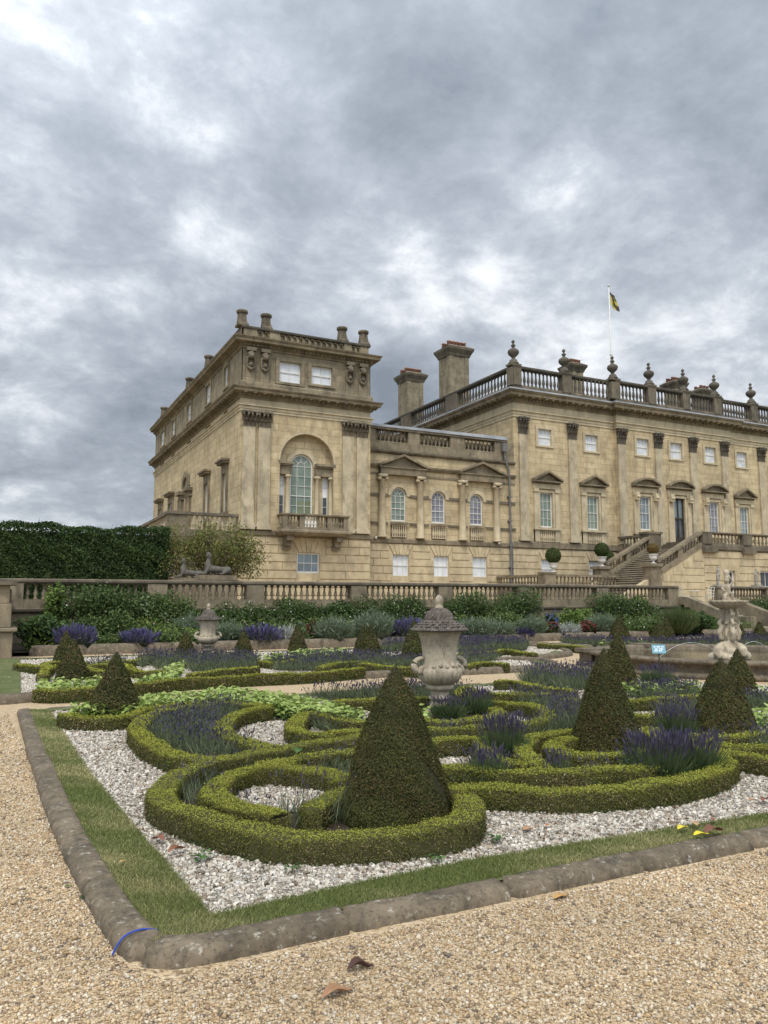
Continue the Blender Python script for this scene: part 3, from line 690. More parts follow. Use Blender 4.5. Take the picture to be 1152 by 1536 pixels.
for a,b,c,d in g0: window(house,FL,a,b,c,d,3,2,M['pane_white'],fw=.06,bar=.03)
for uc in (21.73,24.53,27.78,30.55):
    mb = MB(); x,y,z = FL(uc,5.55,.12); mb.lathe([(.33,0),(.33,.1),(.28,.13),(.30,.2),(.25,.27),(.24,1.4),(.205,3.7),(.23,3.72),(.23,3.76)],(x,y,z),14)
    mb.cbox(FL,uc-.3,uc+.3,9.42,9.62,0,.42)
    for s in (-1,1): mb.tube([FL(uc+s*.25,9.34,.02),FL(uc+s*.25,9.34,.4)],.11,8)
    mb.build('half_column', M['smooth'], house, True)
for a,b in ((21.5,25.0),(27.55,31.2)):
    mb = MB(); mb.cbox(FL,a+.05,b-.2,9.62,10.05,.0,.34); pediment(mb,FL,a+.05,b-.15,10.06,'tri',.42,.72,.15,.12); mb.build('pediment', M['mould'], house)
mb = MB(); mb.cbox(FL,LX0-.2,LX1,11.25,11.85,-.6,-.02)
for a,b in ((LX0-.2,21.35),(23.75,24.6),(27.0,28.1),(30.6,LX1)): mb.cbox(FL,a,b,11.85,12.62,-.5,-.03)
mb.build('parapet', M['attic'], house)
mb = MB(); mb.cbox(FL,LX0,LX1-.55,12.62,12.76,-.55,.05); cp = mb.build('parapet_coping', M['dark'], house)
mb = MB(); mb.prism(FL,[(LX0,12.765),(LX1-.6,12.765),(LX1-.62,13.0),(LX0,12.9)],-.6,.09); mb.build('lead_flashing', M['lead'], cp)
for a,b in ((21.35,23.75),(24.6,27.0),(28.1,30.6)):
    for i in range(8): bal(house,'mould',a+(b-a)*(i+.5)/8,LY+.26,11.85,12.62,.62)
mb = MB(); mb.box(LX0,LX1,LY+.9,LY+12,ZT,12.55); mb.build('link_core', M['attic'], house)
# rainwater pipe
mb = MB(); px = ux(763,760,LY); P = [(px,LY-.16,ZT),(px,LY-.16,9.9),(px-.05,LY-.16,10.6),(px-.35,LY-.16,11.4),(px-.4,LY-.16,12.0)]
mb.tube(P,.075,8); mb.tube([(px+.16,LY-.13,ZT),(px+.16,LY-.13,5.6)],.055,8)
for z in (2.2,3.8,5.3,7.0,8.7): mb.box(px-.14,px+.14,LY-.24,LY-.02,z,z+.09)
mb.box(px-.6,px-.22,LY-.34,LY-.02,11.9,12.5); mb.build('drainpipe', M['pipe'], house)

# ---- main block
upw = [(34.32,35.53,12.70,13.90),(38.68,39.88,12.66,13.87),(43.44,44.70,12.70,13.98),(47.0,48.3,12.70,13.98),(50.85,52.1,12.70,13.98),(55.0,56.25,12.70,13.98),(60.3,61.6,12.7,13.95)]
lww = [(34.37,35.50,6.75,9.25),(38.70,39.82,6.75,9.25),(43.55,44.70,6.9,9.5),(47.15,48.35,5.98,9.55),(51.0,52.2,6.9,9.5),(55.05,56.15,6.9,9.30),(60.3,61.5,6.75,9.25)]
inC = lambda o: CX0 < o[0] < CX1
mb = MB(); mr = MB()
bw = [(34.4,35.5,3.1,4.45,False),(38.75,39.85,3.1,4.45,False)]
wall(mr,FM,MX0,MX1,ZT-1.3,ZB0,bw,.3); rustic(mr,FM,MX0,CX0,ZT,ZB0-.02,[(a-.02,b+.02,c,d) for a,b,c,d,_ in bw]+[(a-.25,b+.25,d,5.2) for a,b,c,d,_ in bw]); rustic(mr,FM,CX1,MX1,ZT,ZB0-.02,[])
for a,b,c,d,_ in bw: fan(mr,FM,(a+b)/2,d+.02,5.17,.5)
wall(mr,FC,CX0,CX1,ZT-1.3,ZB0,[]); rustic(mr,FC,CX0,CX1,ZT,ZB0-.02,[]); rustic(mr,FMW,LY,LY+12,ZT,ZB0-.02,[])
mr.build('basement_wall', M['rustic'], house)
wall(mb,FM,MX0,CX0,ZB0,15.0,[(*o,False) for o in upw+lww if o[0] < CX0]); wall(mb,FM,CX1,MX1,ZB0,15.0,[(*o,False) for o in upw+lww if o[0] > CX1])
wall(mb,FC,CX0,CX1,ZB0,15.0,[(*o,False) for o in upw+lww if inC(o)]); wall(mb,FMW,LY,MYB,ZB0,15.0,[])
mb.box(CX0,CX0+.02,CY,LY,ZB0,15); mb.build('wall', M['ashlar'], house)
mp = [(MX0,MYB),(MX0,LY),(CX0,LY),(CX0,CY),(CX1,CY),(CX1,LY),(MX1,LY)]
mb = MB(); mb.sweep(mp,[(0,ZB0),(.06,ZB0),(.14,ZB0+.05),(.14,ZB1+.1),(.08,ZB1+.16),(0,ZB1+.17)]); mb.build('band_course', M['mould'], house)
mb = MB(); mb.sweep(mp,[(0,14.58),(.06,14.58),(.06,14.76),(.1,14.77),(.1,14.94),(.2,15.0),(.2,15.07),(0,15.09)]); mb.build('architrave', M['smooth'], house)
mb = MB(); mb.sweep(mp,[(0,15.05),(.03,15.06),(.03,15.66),(0,15.67)]); mb.build('frieze', M['smooth'], house)
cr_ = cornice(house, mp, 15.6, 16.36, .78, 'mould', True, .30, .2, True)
mb = MB(); mb.sweep(mp,[(-.2,16.42),(.80,16.365),(.80,16.46),(-.2,16.62)]); mb.build('lead_flashing', M['lead'], cr_)
PX = [(784,LY,.70),(858,LY,.74),(932,CY,.76),(987,CY,.72),(1039,CY,.72),(1086,CY,.72),(1141,LY,.74)]
pu = []
for px,Y,wd in PX:
    u = ux(px,700,Y); pu.append(u); pilaster(house, FS(Y), u, 6.06, 14.56, 13.36, wd, .16)
mb = MB(); mb.box(MX0+.3,MX1,LY+.5,MYB,1,16.3); mb.build('inner_core', M['inside'], house)
for o in upw: mb = MB(); surround(mb,FC if inC(o) else FM,*o,.20,.09); mb.build('window_surround', M['smooth'], house)
for o in upw: window(house,FC if inC(o) else FM,*o,3,2,M['pane_white'],fw=.055,bar=.03)
for a,b,c,d,_ in bw: window(house,FM,a,b,c,d,3,2,M['pane_white'],fw=.06,bar=.03)
for k,o in enumerate(lww):
    F = FC if inC(o) else FM; a,b,c,d = o; seg_ = inC(o) and k in (2,3,4)
    if k == 3:
        mb = MB(); mb.cbox(F,a,a+.12,c,d,-.2,-.1); mb.cbox(F,b-.12,b,c,d,-.2,-.1); mb.cbox(F,(a+b)/2-.06,(a+b)/2+.06,c,d,-.2,-.1); mb.cbox(F,a,b,7.9,8.02,-.2,-.09); mb.cbox(F,a,b,d-.1,d,-.2,-.1); mb.cbox(F,a,b,c,c+.5,-.2,-.12)
        dr = mb.build('garden_door', M['dark_wood'], house); mb = MB(); mb.add([F(a,c,-.17),F(b,c,-.17),F(b,8,-.17),F(a,8,-.17)],[(0,1,2,3)]); mb.build('pane',M['pane_dark'],dr)
        mb = MB(); mb.add([F(a,8,-.17),F(b,8,-.17),F(b,d,-.17),F(a,d,-.17)],[(0,1,2,3)]); mb.build('fanlight',M['pane_blue'],dr)
    else: window(house,F,a,b,c,d,3,4,M[('pane_green','pane_green','pane_blue','','pane_mauve','pane_blue','pane_green')[k]],fw=.08)
    mb = MB(); t = .18
    mb.cbox(F,a-t,a,c,d+t,0,.08); mb.cbox(F,b,b+t,c,d+t,0,.08); mb.cbox(F,a,b,d,d+t,0,.08)
    e = .62 if seg_ else .55
    for s0,s1 in ((a-e,a-.2),(b+.2,b+e)):
        mb.cbox(F,s0,s1,5.7 if k != 3 else 6,d+.02,0,.12); mb.cbox(F,s0-.04,s1+.04,d+.02,d+.26,0,.2)
        if seg_: mb.cbox(F,s0+.03,s1-.03,d-.35,d+.26,.12,.38); mb.tube([F((s0+s1)/2-.16,d-.1,.34),F((s0+s1)/2+.16,d-.1,.34)],.12,8)
    mb.cbox(F,a-e-.06,b+e+.06,d+.26,d+.62,0,.16); mb.build('window_surround', M['smooth'], house); mb = MB()
    nd = 14
    for i in range(nd): mb.cbox(F,a-e-.05+(b-a+2*e+.1)*(i+.2)/nd,a-e-.05+(b-a+2*e+.1)*(i+.75)/nd,d+.63,d+.72,0,.26)
    pediment(mb,F,a-e,b+e,d+.72,'seg' if seg_ else 'tri',.44,.45 if seg_ else .62,.15,.14)
    sr = mb.build('window_pediment', M['mould'], house); sr.parent = house
    if k != 3:
        mb = MB(); mb.cbox(F,a-e-.1,b+e+.1,6.55,6.70,0,.26); mb.cbox(F,a-e,a-.1,5.7,6.55,0,.14); mb.cbox(F,b+.1,b+e,5.7,6.55,0,.14); ap = mb.build('window_apron', M['smooth'], house)
        if k < 2 or k > 4:
            for i in range(7): bal(ap,'smooth',a-.05+(b-a+.1)*(i+.5)/7,F(0,0,.10)[1],5.7,6.55,.5)
# roof balustrade: piers, rail, balusters and urn finials
mb = MB(); rp = [(MX0+.35,MYB),(MX0+.35,LY+.35),(CX0+.35,LY+.35),(CX0+.35,CY+.35),(CX1-.35,CY+.35),(CX1-.35,LY+.35),(MX1,LY+.35)]
mb.sweep(rp,[(-.5,16.6),(.05,16.6),(.05,17.0),(0,17.08),(-.5,17.1)]); mb.build('parapet_plinth', M['dark'], house)
mb = MB(); mb.sweep(rp,[(-.48,18.28),(.06,18.28),(.1,18.36),(.1,18.46),(-.45,18.52)]); mb.build('parapet_rail', M['soot'], house)
fin = MB(); fin.lathe([(.42,0),(.42,.12),(.32,.2),(.30,.34),(.16,.44),(.13,.55),(.2,.62),(.38,.80),(.45,.98),(.40,1.14),(.24,1.25),(.13,1.32),(.11,1.44),(.2,1.52),(.12,1.6),(.06,1.7),(.14,1.8),(.12,1.9),(.0,2.02)],n=14)
fin_o = fin.build('urn_finial', M['soot'], None, True); fin_me = fin_o.data; bpy.data.objects.remove(fin_o)
xs = [MX0+.55]+[u for u in pu[1:]]+[62.8]
pier = MB()
def bays(pts, n0):
    for (x0,y0),(x1,y1) in zip(pts[:-1],pts[1:]):
        L = math.hypot(x1-x0,y1-y0); hw = .42; k = max(4,int(round((L-2*hw)/.36)))
        for i in range(k):
            t = (hw+(L-2*hw)*(i+.5)/k)/L; bal(rb,'soot',x0+(x1-x0)*t,y0+(y1-y0)*t,17.09,18.28,.50)
rb = MB().box(MX0+.4,MX0+.45,LY+.6,LY+.62,16.7,16.9).build('roof_balustrade', M['soot'], house)
yl = lambda x: (CY if CX0 < x < CX1 else LY)+.58
front = [(x,yl(x)) for x in xs]
for x,y in front:
    pier = MB().box(x-.42,x+.42,y-.32,y+.3,17.0,18.30); pier.box(x-.46,x+.46,y-.36,y+.34,18.465,18.6); pier.build('parapet_pier', M['dark'], house)
west = [(MX0+.58,yv) for yv in (52.85,60.8,68.5)]
for x,y in west: MB().box(x-.3,x+.3,y-.9,y+.9,17.0,18.30).build('parapet_pier', M['dark'], house)
MB().box(MX0+.28,MX0+.96,LY+.2,LY+1.0,17.02,18.29).build('parapet_pier', M['dark'], house)
bays(front,0)
def run(x,ya,yb):
    k = int((yb-ya)/.40)
    for i in range(k): bal(rb,'soot',x,ya+(yb-ya)*(i+.5)/k,17.09,18.28,.50)
run(MX0+.58,LY+1.1,51.9); run(MX0+.58,53.8,59.8); run(MX0+.58,61.8,67.5)
for i,(x,y) in enumerate(front):
    o = link(bpy.data.objects.new('urn_finial', fin_me), house); o.location = (x,y,18.6); o.scale = (.95,.95,.93)
# chimneys
def chimney(x,y,w,d,z1,npots,mt='attic'):
    mb = MB(); mb.box(x-w/2,x+w/2,y-d/2,y+d/2,16,z1-.9); mb.box(x-w/2-.14,x+w/2+.14,y-d/2-.14,y+d/2+.14,16,18.6)
    for s in (-1,1):                                 # raised border strips
        mb.box(x+s*(w/2-.2)-.2,x+s*(w/2-.2)+.2,y-d/2-.06,y-d/2,18.6,z1-1.0)
        mb.box(x-w/2-.06,x-w/2,y+s*(d/2-.2)-.2,y+s*(d/2-.2)+.2,18.6,z1-1.0)
    c = mb.build('chimney', M[mt], house)
    mb = MB(); mb.sweep([(x-w/2,y+d/2),(x-w/2,y-d/2),(x+w/2,y-d/2),(x+w/2,y+d/2)],[(-.3,z1-1.0),(.1,z1-1.0),(.16,z1-.8),(.36,z1-.45),(.40,z1-.25),(.0,z1),(-.3,z1)],True); mb.box(x-w/2,x+w/2,y-d/2,y+d/2,z1-.6,z1-.02); mb.build('chimney_cap', M['dark'], c)
    for r in range(2):
        for i in range(npots):
            mb = MB(); mb.lathe([(.20,0),(.16,.35),(.2,.38),(.2,.46),(.12,.46)],(x-w/2+w*(i+.5)/npots,y-d/4+r*d/2,z1-.03),8); mb.build('chimney_pot', M['pot'], c, True)
def chim_at(px, ytop, Y, wpx, d, n, mt='attic'):
    p = fy(px,ytop,Y); a,b = ux(px-wpx/2,ytop,Y),ux(px+wpx/2,ytop,Y); chimney(p[0],Y+d/2,(b-a)*.64,d*.8,p[2],n,mt)
chim_at(690.5,517,56,44,2.2,5); chim_at(624,557,66,38,2.2,6); chim_at(868,543,62,24,2.0,4); chim_at(1021,570,64,23,2,5); chim_at(1062,582,66,22,2,3,'dark')

# ---- garden staircase up to the door
stair = thing('stone_staircase', 'wide stone staircase with sloping balustrades rising to the tall garden door', 'staircase')
SY0, SY1 = 36.0, 40.6; SXB, SXT = 33.8, 41.4; ZL = 5.05
n = 24; run_ = (SXT-SXB)/n; rise = (ZL-ZT)/n
mb = MB()
for i in range(n): mb.box(SXB+i*run_,SXB+(i+1)*run_+.004,SY0+.2,SY1-.2,ZT+i*rise-.6 if i > 3 else ZT,ZT+(i+1)*rise-.056)
for i in range(6): mb.box(44.2+i*.34,50.2-i*.0,41.4,CY-.05,ZL+i*.155+.003*i,ZL+(i+1)*.155)
mb.build('risers', M['dark'], stair)  # darker stone than the treads, painting in the shade under each nosing
mb = MB()
for i in range(n): mb.box(SXB+i*run_-.05,SXB+(i+1)*run_-.052,SY0+.21,SY1-.21,ZT+(i+1)*rise-.055,ZT+(i+1)*rise)
mb.build('steps', M['step'], stair)
mb = MB()
for Y in (SY0,SY1):                                  # solid side walls under the flight
    F = FS(Y+.18); mb = MB(); mb.prism(F,[(SXB-.3,ZT),(SXT,ZT),(SXT,ZL),(SXT,ZL+.1),(SXB,ZT+.25),(SXB-.3,ZT+.25)],-.2,.16)
    for k in range(8):
        z0 = ZT+.46*k+.02; z1 = z0+.42; xa = SXB+(z1-ZT)/((ZL-ZT)/(SXT-SXB))+.15
        if xa < SXT-.4:
            m_ = max(1,int((SXT-xa)/1.4)); L_ = (SXT-xa)/m_
            for j in range(m_): mb.cbox(F,xa+j*L_+.012,xa+(j+1)*L_-.012,z0,z1,.16,.205)
    mb.build('string_wall', M['rustic'], stair)
slope = (ZL-ZT)/(SXT-SXB)
for Y in (SY0,SY1):
    mb = MB(); F = FS(Y+.18); za = lambda x: ZT+(x-SXB)*slope
    x0,x1 = 37.35,SXT
    mb.prism(F,[(x0,za(x0)+.05),(x1,za(x1)+.05),(x1,za(x1)+.34),(x0,za(x0)+.34)],-.22,.22)
    mb.prism(F,[(x0,za(x0)+.88),(x1,za(x1)+.88),(x1,za(x1)+1.06),(x0,za(x0)+1.06)],-.24,.24)
    xm = (x0+x1)/2; mb.prism(F,[(xm-.2,za(xm-.2)+.3),(xm+.2,za(xm+.2)+.3),(xm+.2,za(xm+.2)+.9),(xm-.2,za(xm-.2)+.9)],-.16,.16)
    o = mb.build('sloping_rail', M['terrace'], stair)
    for i in range(14):
        x = x0+.1+(x1-x0-.2)*(i+.5)/14
        if abs(x-xm) > .3: bal(o,'mould',x,Y+.18,za(x)+.27,za(x)+.9,.62)
    mb = MB(); x = 36.92; mb.box(x-.44,x+.44,Y-.26,Y+.62,ZT,2.95); mb.box(x-.38,x+.38,Y-.2,Y+.56,2.95,3.68); mb.box(x-.5,x+.5,Y-.32,Y+.68,3.68,3.88)
    mb.tube([(x+.5+.12*cos(t)+.1*t/6,Y-.05,1.9+.45*sin(t)) for t in np.linspace(0,6,14)],.09,6)
    mb.build('newel_pier', M['terrace'], stair, False, .015)
mb = MB(); lF = FS(SY0)                              # landing block with its own windows
lw = [(ux(1091,858,SY0)-.35,ux(1091,858,SY0)+.75,ZT+.1,3.55,False),(ux(1148,862,SY0)-.55,ux(1148,862,SY0)+.9,ZT+.1,3.6,False)]
wall(mb,lF,SXT,64,0,4.85,lw,.35); rustic(mb,lF,SXT,64,ZT,4.85,[o[:4] for o in lw]+[(lw[0][0]-.4,lw[0][1]+.4,3.5,4.2)],.5,1.5)
wall(mb,FWt(SXT),SY0,CY,0,4.85,[]); rustic(mb,FWt(SXT),SY1+.4,CY,ZT,4.85,[],.46,1.2); mb.box(SXT,64,SY0+.4,CY,4.6,5.0)
mb.build('landing_wall', M['rustic'], stair)
for o in lw: window(stair,lF,*o[:4],2,2,M['pane_dark'],fw=.12,dep=-.22,meet=False)
mb = MB(); mb.sweep([(SXT-.05,SY0),(64,SY0)],[(-.6,4.85),(.1,4.86),(.16,4.95),(.16,5.08),(-.6,5.1)]); mb.sweep([(SXT-.05,SY0),(64,SY0)],[(-.35,5.1),(.08,5.1),(.05,5.3),(-.3,5.3)])
mb.sweep([(SXT-.05,SY0),(64,SY0)],[(-.35,5.95),(.05,5.95),(.1,6.0),(.1,6.08),(-.35,6.1)])
for x in (SXT+.35,45.6,49.9,54): mb.box(x-.42,x+.42,SY0-.12,SY0+.35,5.28,5.97)
for x in (SXT+.5,45.6): mb.box(x-.6,x+.6,SY0-.3,SY0,4.7,5.12)
mb.box(SXT-.1,SXT+1.1,SY1,SY1+.8,5.0,6.3); mb.box(SXT-.18,SXT+1.2,SY1-.08,SY1+.9,6.3,6.45)
mb.box(SXT-.1,SXT+.25,SY1+.8,CY,5.0,5.3); mb.box(SXT-.14,SXT+.3,SY1+.8,CY,6.1,6.27); mb.sweep([(SXT,CY),(SXT,SY1+.4)],[(-.5,4.85),(.1,4.86),(.16,5.05),(-.5,5.06)])
lr = mb.build('landing_parapet', M['dark'], stair)
for a,b in ((SXT+.8,45.15),(46.05,49.45),(50.35,53.5)):
    for i in range(9): bal(lr,'mould',a+(b-a)*(i+.5)/9,SY0+.1,5.29,5.96,.62)
for i in range(7): bal(lr,'mould',SXT+.08,SY1+1.0+i*.31,5.3,6.1,.55)
# low parapet of the area in front of the basement
mb = MB()
ax0,ax1 = 30.6,36.5; ay = 38.6
mb.box(ax0,ax1,ay,ay+.3,ZT,2.45); mb.box(ax0-.05,ax1,ay-.04,ay+.34,3.05,3.2); mb.box(ax0-.3,ax0+.55,ay-.15,ay+.5,ZT,3.22); mb.box(ax0-.36,ax0+.61,ay-.2,ay+.55,3.22,3.34)
mb.box(ax0-.1,ax0+.2,ay+.5,LY-.1,ZT,2.45); mb.box(ax0-.14,ax0+.24,ay+.5,LY-.1,3.05,3.2)
lp_ = mb.build('area_parapet', M['terrace'], stair)
for i in range(17): bal(lp_,'mould',ax0+.75+(ax1-ax0-.8)*(i+.5)/17,ay+.15,2.45,3.05,.68)
for i in range(14): bal(lp_,'mould',ax0+.05,ay+.7+i*.33,2.45,3.05,.68)

# flagpole and flag
FPp = fy(917,545,58.0)
pole = thing('flagpole', 'tall white flagpole with a yellow and black flag above the roof parapet', 'flagpole', None, (FPp[0],58.0,16.3))
ztop = fy(914,430,58)[2]-16.3
mb = MB(); mb.tube([(0,0,0),(0,0,ztop*.58),(0,0,ztop*.585),(0,0,ztop)],[.13,.10,.075,.05],10); mb.lathe([(.05,0),(.14,.05),(.12,.16),(0,.2)],(0,0,ztop),8); mb.lathe([(.13,0),(.17,.05),(.13,.1)],(0,0,ztop*.58),8)
mb.build('pole', M['white'], pole, True)
V=[];C=[];nu,nv=24,16
for j in range(nv+1):
    for i in range(nu+1):
        u,v=i/nu,j/nv; x=.1+.95*u; z=ztop-.55-1.25*v*(1-.15*u)-.75*u-.4*u*u*v
        V.append((x*.82+.12*sin(u*7+v*2),-.25*u+.22*sin(u*8+v*3)*u,z))
        t=abs((v-.12)-.75*u+.1)<.2 or (u>.78 and v>.5) or (v<.16 and u>.25) or (.28<u<.55 and .4<v<.62)
        C.append((.045,.04,.03) if t else (.42,.34,.05))
Fq=[(j*(nu+1)+i,j*(nu+1)+i+1,(j+1)*(nu+1)+i+1,(j+1)*(nu+1)+i) for j in range(nv) for i in range(nu)]
np_mesh('flag',V,Fq,M['flag'],pole,np.array(C),True)

# ------------------------------------------------------------------ ground
def sheet(name, poly, z, m, kind='structure', parent=None):
    mb = MB(); mb.add([(p[0],p[1],z) for p in poly],[tuple(range(len(poly)))]); return tag(mb.build(name,m,parent),None,None,None,kind)
sheet('ground', [(-1500,-300),(1500,-300),(1500,2500),(-1500,2500)], -.02, M['turf'])
sheet('gravel_path', [(-40,-12),(60,-12),(60,24.6),(-40,24.6)], 0, M['path'])
sheet('border_soil', [(.5,24.7),(60,24.7),(60,30),(.5,30)], .10, M['soil'])
sheet('terrace_floor', [(-40,30.2),(70,30.2),(70,75),(-40,75)], ZT, M['path'])
FCX, FCY = 15.5, 12.9                                # fountain centre
arc = lambda r,a0,a1,n=16: [(FCX+r*cos(a0+(a1-a0)*i/n),FCY+r*sin(a0+(a1-a0)*i/n)) for i in range(n+1)]
bedN = [(.42,12.25),(.46,7.9),(.52,5.9),(.70,3.80),(.86,3.72),(20,3.82),(20,9.2)]+arc(4.15,-.95,-pi+.16)[0:]+[(11.3,12.25)]
inner_poly = [(.75,11.95),(.76,10.4),(.82,7.53),(.91,5.75),(1.02,3.95),(1.98,4.03),(2.62,4.06),(3.41,4.03),(5.17,3.95),(20,4.1),(20,9.2)]+arc(4.4,-.95,-pi+.2)+[(11.0,11.95)]
sheet('white_gravel', bedN, .045, M['wgravel'])
ring = MB()                                          # the turf verge round the bed
ob = np.array(bedN[:3]); 
def strip(mb, A, B, z):
    n = len(A); mb.add([(p[0],p[1],z) for p in A]+[(p[0],p[1],z) for p in B],[(i,i+1,n+i+1,n+i) for i in range(n-1)])
strip(ring,[(.42,12.2),(.45,10.4),(.49,7.53),(.55,5.75),(.72,3.78)],[(.75,11.95),(.76,10.4),(.82,7.53),(.91,5.75),(1.02,3.95)],.06)
strip(ring,[(.72,3.78),(1.98,3.72),(2.62,3.71),(3.41,3.70),(5.17,3.70),(20,3.82)],[(1.02,3.95),(1.98,4.03),(2.62,4.06),(3.41,4.03),(5.17,3.95),(20,4.1)],.06)
strip(ring,[(.40,12.2),(11.3,12.2)],[(.77,11.95),(11.0,11.95)],.06)
tag(ring.build('turf_verge',M['turf']),None,None,None,'structure')
# far beds
fk = [gp(*p) for p in ((7,1056),(83,1049),(205,1039),(400,1027),(575,1016),(700,1012),(780,1008),(822,1005),(829,1000),(812,995),(760,993))]
fk2 = [gp(*p) for p in ((740,994),(800,990),(846,985),(853,981),(838,976),(790,971),(748,967))]
farL = [(-.05,13.5),(.0,22.7)]
bedF = [p[:2] for p in fk]+[p[:2] for p in fk2]+[(13.5,22.7),(.1,22.7)]
sheet('white_gravel', bedF, .045, M['wgravel'])
mb = MB(); strip(mb,[p[:2] for p in fk],[(p[0]*.985+(.25 if i<1 else 0),p[1]+.38) for i,p in enumerate(fk)],.075)
strip(mb,[(-.02,13.5),(.1,22.9)],[(.42,13.8),(.62,22.6)],.0755); strip(mb,[(.1,22.68),(14,22.68)],[(.5,22.4),(14,22.4)],.076)
strip(mb,[p[:2] for p in fk2[:4]],[(p[0]-.2,p[1]+.45) for p in fk2[:4]],.0752)
tag(mb.build('turf_verge',M['turf']),None,None,None,'structure')
bedR = [gp(*p)[:2] for p in ((792,969),(900,976),(960,981))]+[(17.5,17.6),(24,16.5),(31,17),(31,22.8),(15.2,22.8)]
sheet('bed_soil', bedR, .045, M['soil'])
mb = MB(); strip(mb,[bedR[0],bedR[1],bedR[2],bedR[3],bedR[4],bedR[5]],[(p[0]+.1,p[1]+.5) for p in bedR[:6]],.075); tag(mb.build('turf_verge',M['turf']),None,None,None,'structure')
# kerbs of rounded stone
def kerb(line, w=.22, h=.115, step=.02, jl=.95, name='kerb', closed=False):
    P = smoothline(np.array([(p[0],p[1]) for p in line]), step) if not closed else smoothline(np.array([(p[0],p[1]) for p in line]), step, True)
    n = len(P); T = unit(np.gradient(P,axis=0)); Nn = np.stack([T[:,1],-T[:,0]],1)
    s = np.concatenate([[0],np.cumsum(np.linalg.norm(np.diff(P,axis=0),axis=1))])
    prof = [(-.5,-.4),(-.5,.72),(-.42,.95),(-.25,1.02),(.08,1.0),(.32,.88),(.46,.58),(.5,.15),(.5,-.4)]; k = len(prof); V = []
    blk = (s/jl).astype(int); jit = RNG.uniform(-.011,.011,(blk.max()+2,2)); tj = np.abs((s/jl)%1-.5)
    for i in range(n):
        g = 1-.40*(tj[i] > .5-.62*step/jl)
        for a,z in prof:
            q = P[i]+Nn[i]*(a*w*g+jit[blk[i],0]); V.append((q[0],q[1],h*z*(g if z > 0 else 1)+jit[blk[i],1]*.6*(z>0)))
    V = np.array(V); V += (wob(V,7)*.004+wob(V,31,3)*.003)[:,None]*np.array([1,1,1])
    F = np.array([(i*k+j,(i+1)*k+j,(i+1)*k+j+1,i*k+j+1) for i in range(n-1) for j in range(k-1)])
    o = np_mesh(name,V,F,M['kerb'],None,None,True); return tag(o,None,None,None,'structure')
kerb([(.41,12.3),(.43,10),(.46,7.9),(.51,5.9),(.60,4.4),(.64,3.99),(.685,3.80),(.77,3.70),(.93,3.665),(1.5,3.67),(2.3,3.66),(3.7,3.66),(5.4,3.66),(12,3.7),(20,3.8)],.175,.075)
kerb([(12,12.25),(6,12.27),(.36,12.27)],.14,.06,.1)
kerb([(-.1,22.7),(-.09,18),(-.06,14.5),(-.045,13.7)]+[p[:2] for p in fk],.22,.14,.06,1.7); kerb([p[:2] for p in fk2],.22,.13,.06,1.7)
kerb([(p[0],p[1]) for p in bedR[:6]],.28,.16,.12)
kerb([(.9,24.55),(6,24.55),(14,24.45),(24.5,24.4)],.26,.30,.12,1.6); kerb([(27.8,24.4),(40,24.3)],.26,.3,.12,1.6)

# loose stones
OCT_V = np.array([(1,0,0),(-1,0,0),(0,1,0),(0,-1,0),(0,0,1),(0,0,-1)],float); OCT_F = np.array([(0,2,4),(2,1,4),(1,3,4),(3,0,4),(2,0,5),(1,2,5),(3,1,5),(0,3,5)])
CUB_V = np.array([(x,y,z) for z in (-1,1) for y in (-1,1) for x in (-1,1)],float)*.62; CUB_V = np.concatenate([CUB_V,OCT_V*.95])
CUB_F = []
for ax in range(3):
    for s in (-1,1):
        c = 8+ax*2+(0 if s > 0 else 1); ids = [i for i in range(8) if CUB_V[i][ax]*s > 0]; o = [a for a in range(3) if a != ax]
        ids.sort(key=lambda i: atan2(CUB_V[i][o[1]],CUB_V[i][o[0]])); CUB_F += [(c,ids[k],ids[(k+1)%4]) for k in range(4)]
CUB_F = np.array(CUB_F)
def stones(name, P, z, size, col, label, cat, BV=OCT_V, BF=OCT_F, flat=.6):
    n = len(P); k = len(BV); V = np.broadcast_to(BV,(n,k,3))*(1+RNG.uniform(-.28,.28,(n,k,3)))
    sc = size[:,None]*np.stack([RNG.uniform(.7,1.25,n),RNG.uniform(.6,1,n),RNG.uniform(flat*.6,flat*1.3,n)],1); V = V*sc[:,None,:]
    a = RNG.uniform(0,2*pi,n); t = RNG.uniform(-.6,.6,n); ca,sa,ct,st_ = np.cos(a),np.sin(a),np.cos(t),np.sin(t)
    x,y,zz = V[...,0],V[...,1],V[...,2]; y,zz = y*ct[:,None]-zz*st_[:,None],y*st_[:,None]+zz*ct[:,None]
    x,y = x*ca[:,None]-y*sa[:,None],x*sa[:,None]+y*ca[:,None]
    V = np.stack([x+P[:,0,None],y+P[:,1,None],zz+(z+size*flat*RNG.uniform(.1,.7,n))[:,None]],-1)
    F = (BF[None]+(np.arange(n)*k)[:,None,None]).reshape(-1,3)
    o = np_mesh(name,V.reshape(-1,3),F,M['pebble'],None,np.repeat(col,k,0)); return tag(o,label,cat,None,'stuff')
def view_filter(P, near, far, xm=40):                # keep points the walk could see, thinned with distance
    d = np.hypot(P[:,0],P[:,1]); keep = RNG.random(len(P)) < np.clip((near/np.maximum(d,.1))**2,0,1)*(d<far); 
    c = (P[:,0]*FW[0]+P[:,1]*FW[1]); l = (P[:,0]*RT[0]+P[:,1]*RT[1]); return P[keep & (c > 1.5) & (np.abs(l) < c*.56+.5)]
def choose(cols, n, w=None): c = np.array(cols); return c[RNG.choice(len(c),n,p=w)]*(1+RNG.uniform(-.16,.16,(n,1)))
buff = [(.59,.46,.29),(.52,.375,.21),(.44,.30,.155),(.64,.535,.39),(.28,.195,.115),(.16,.125,.095),(.62,.55,.43)]
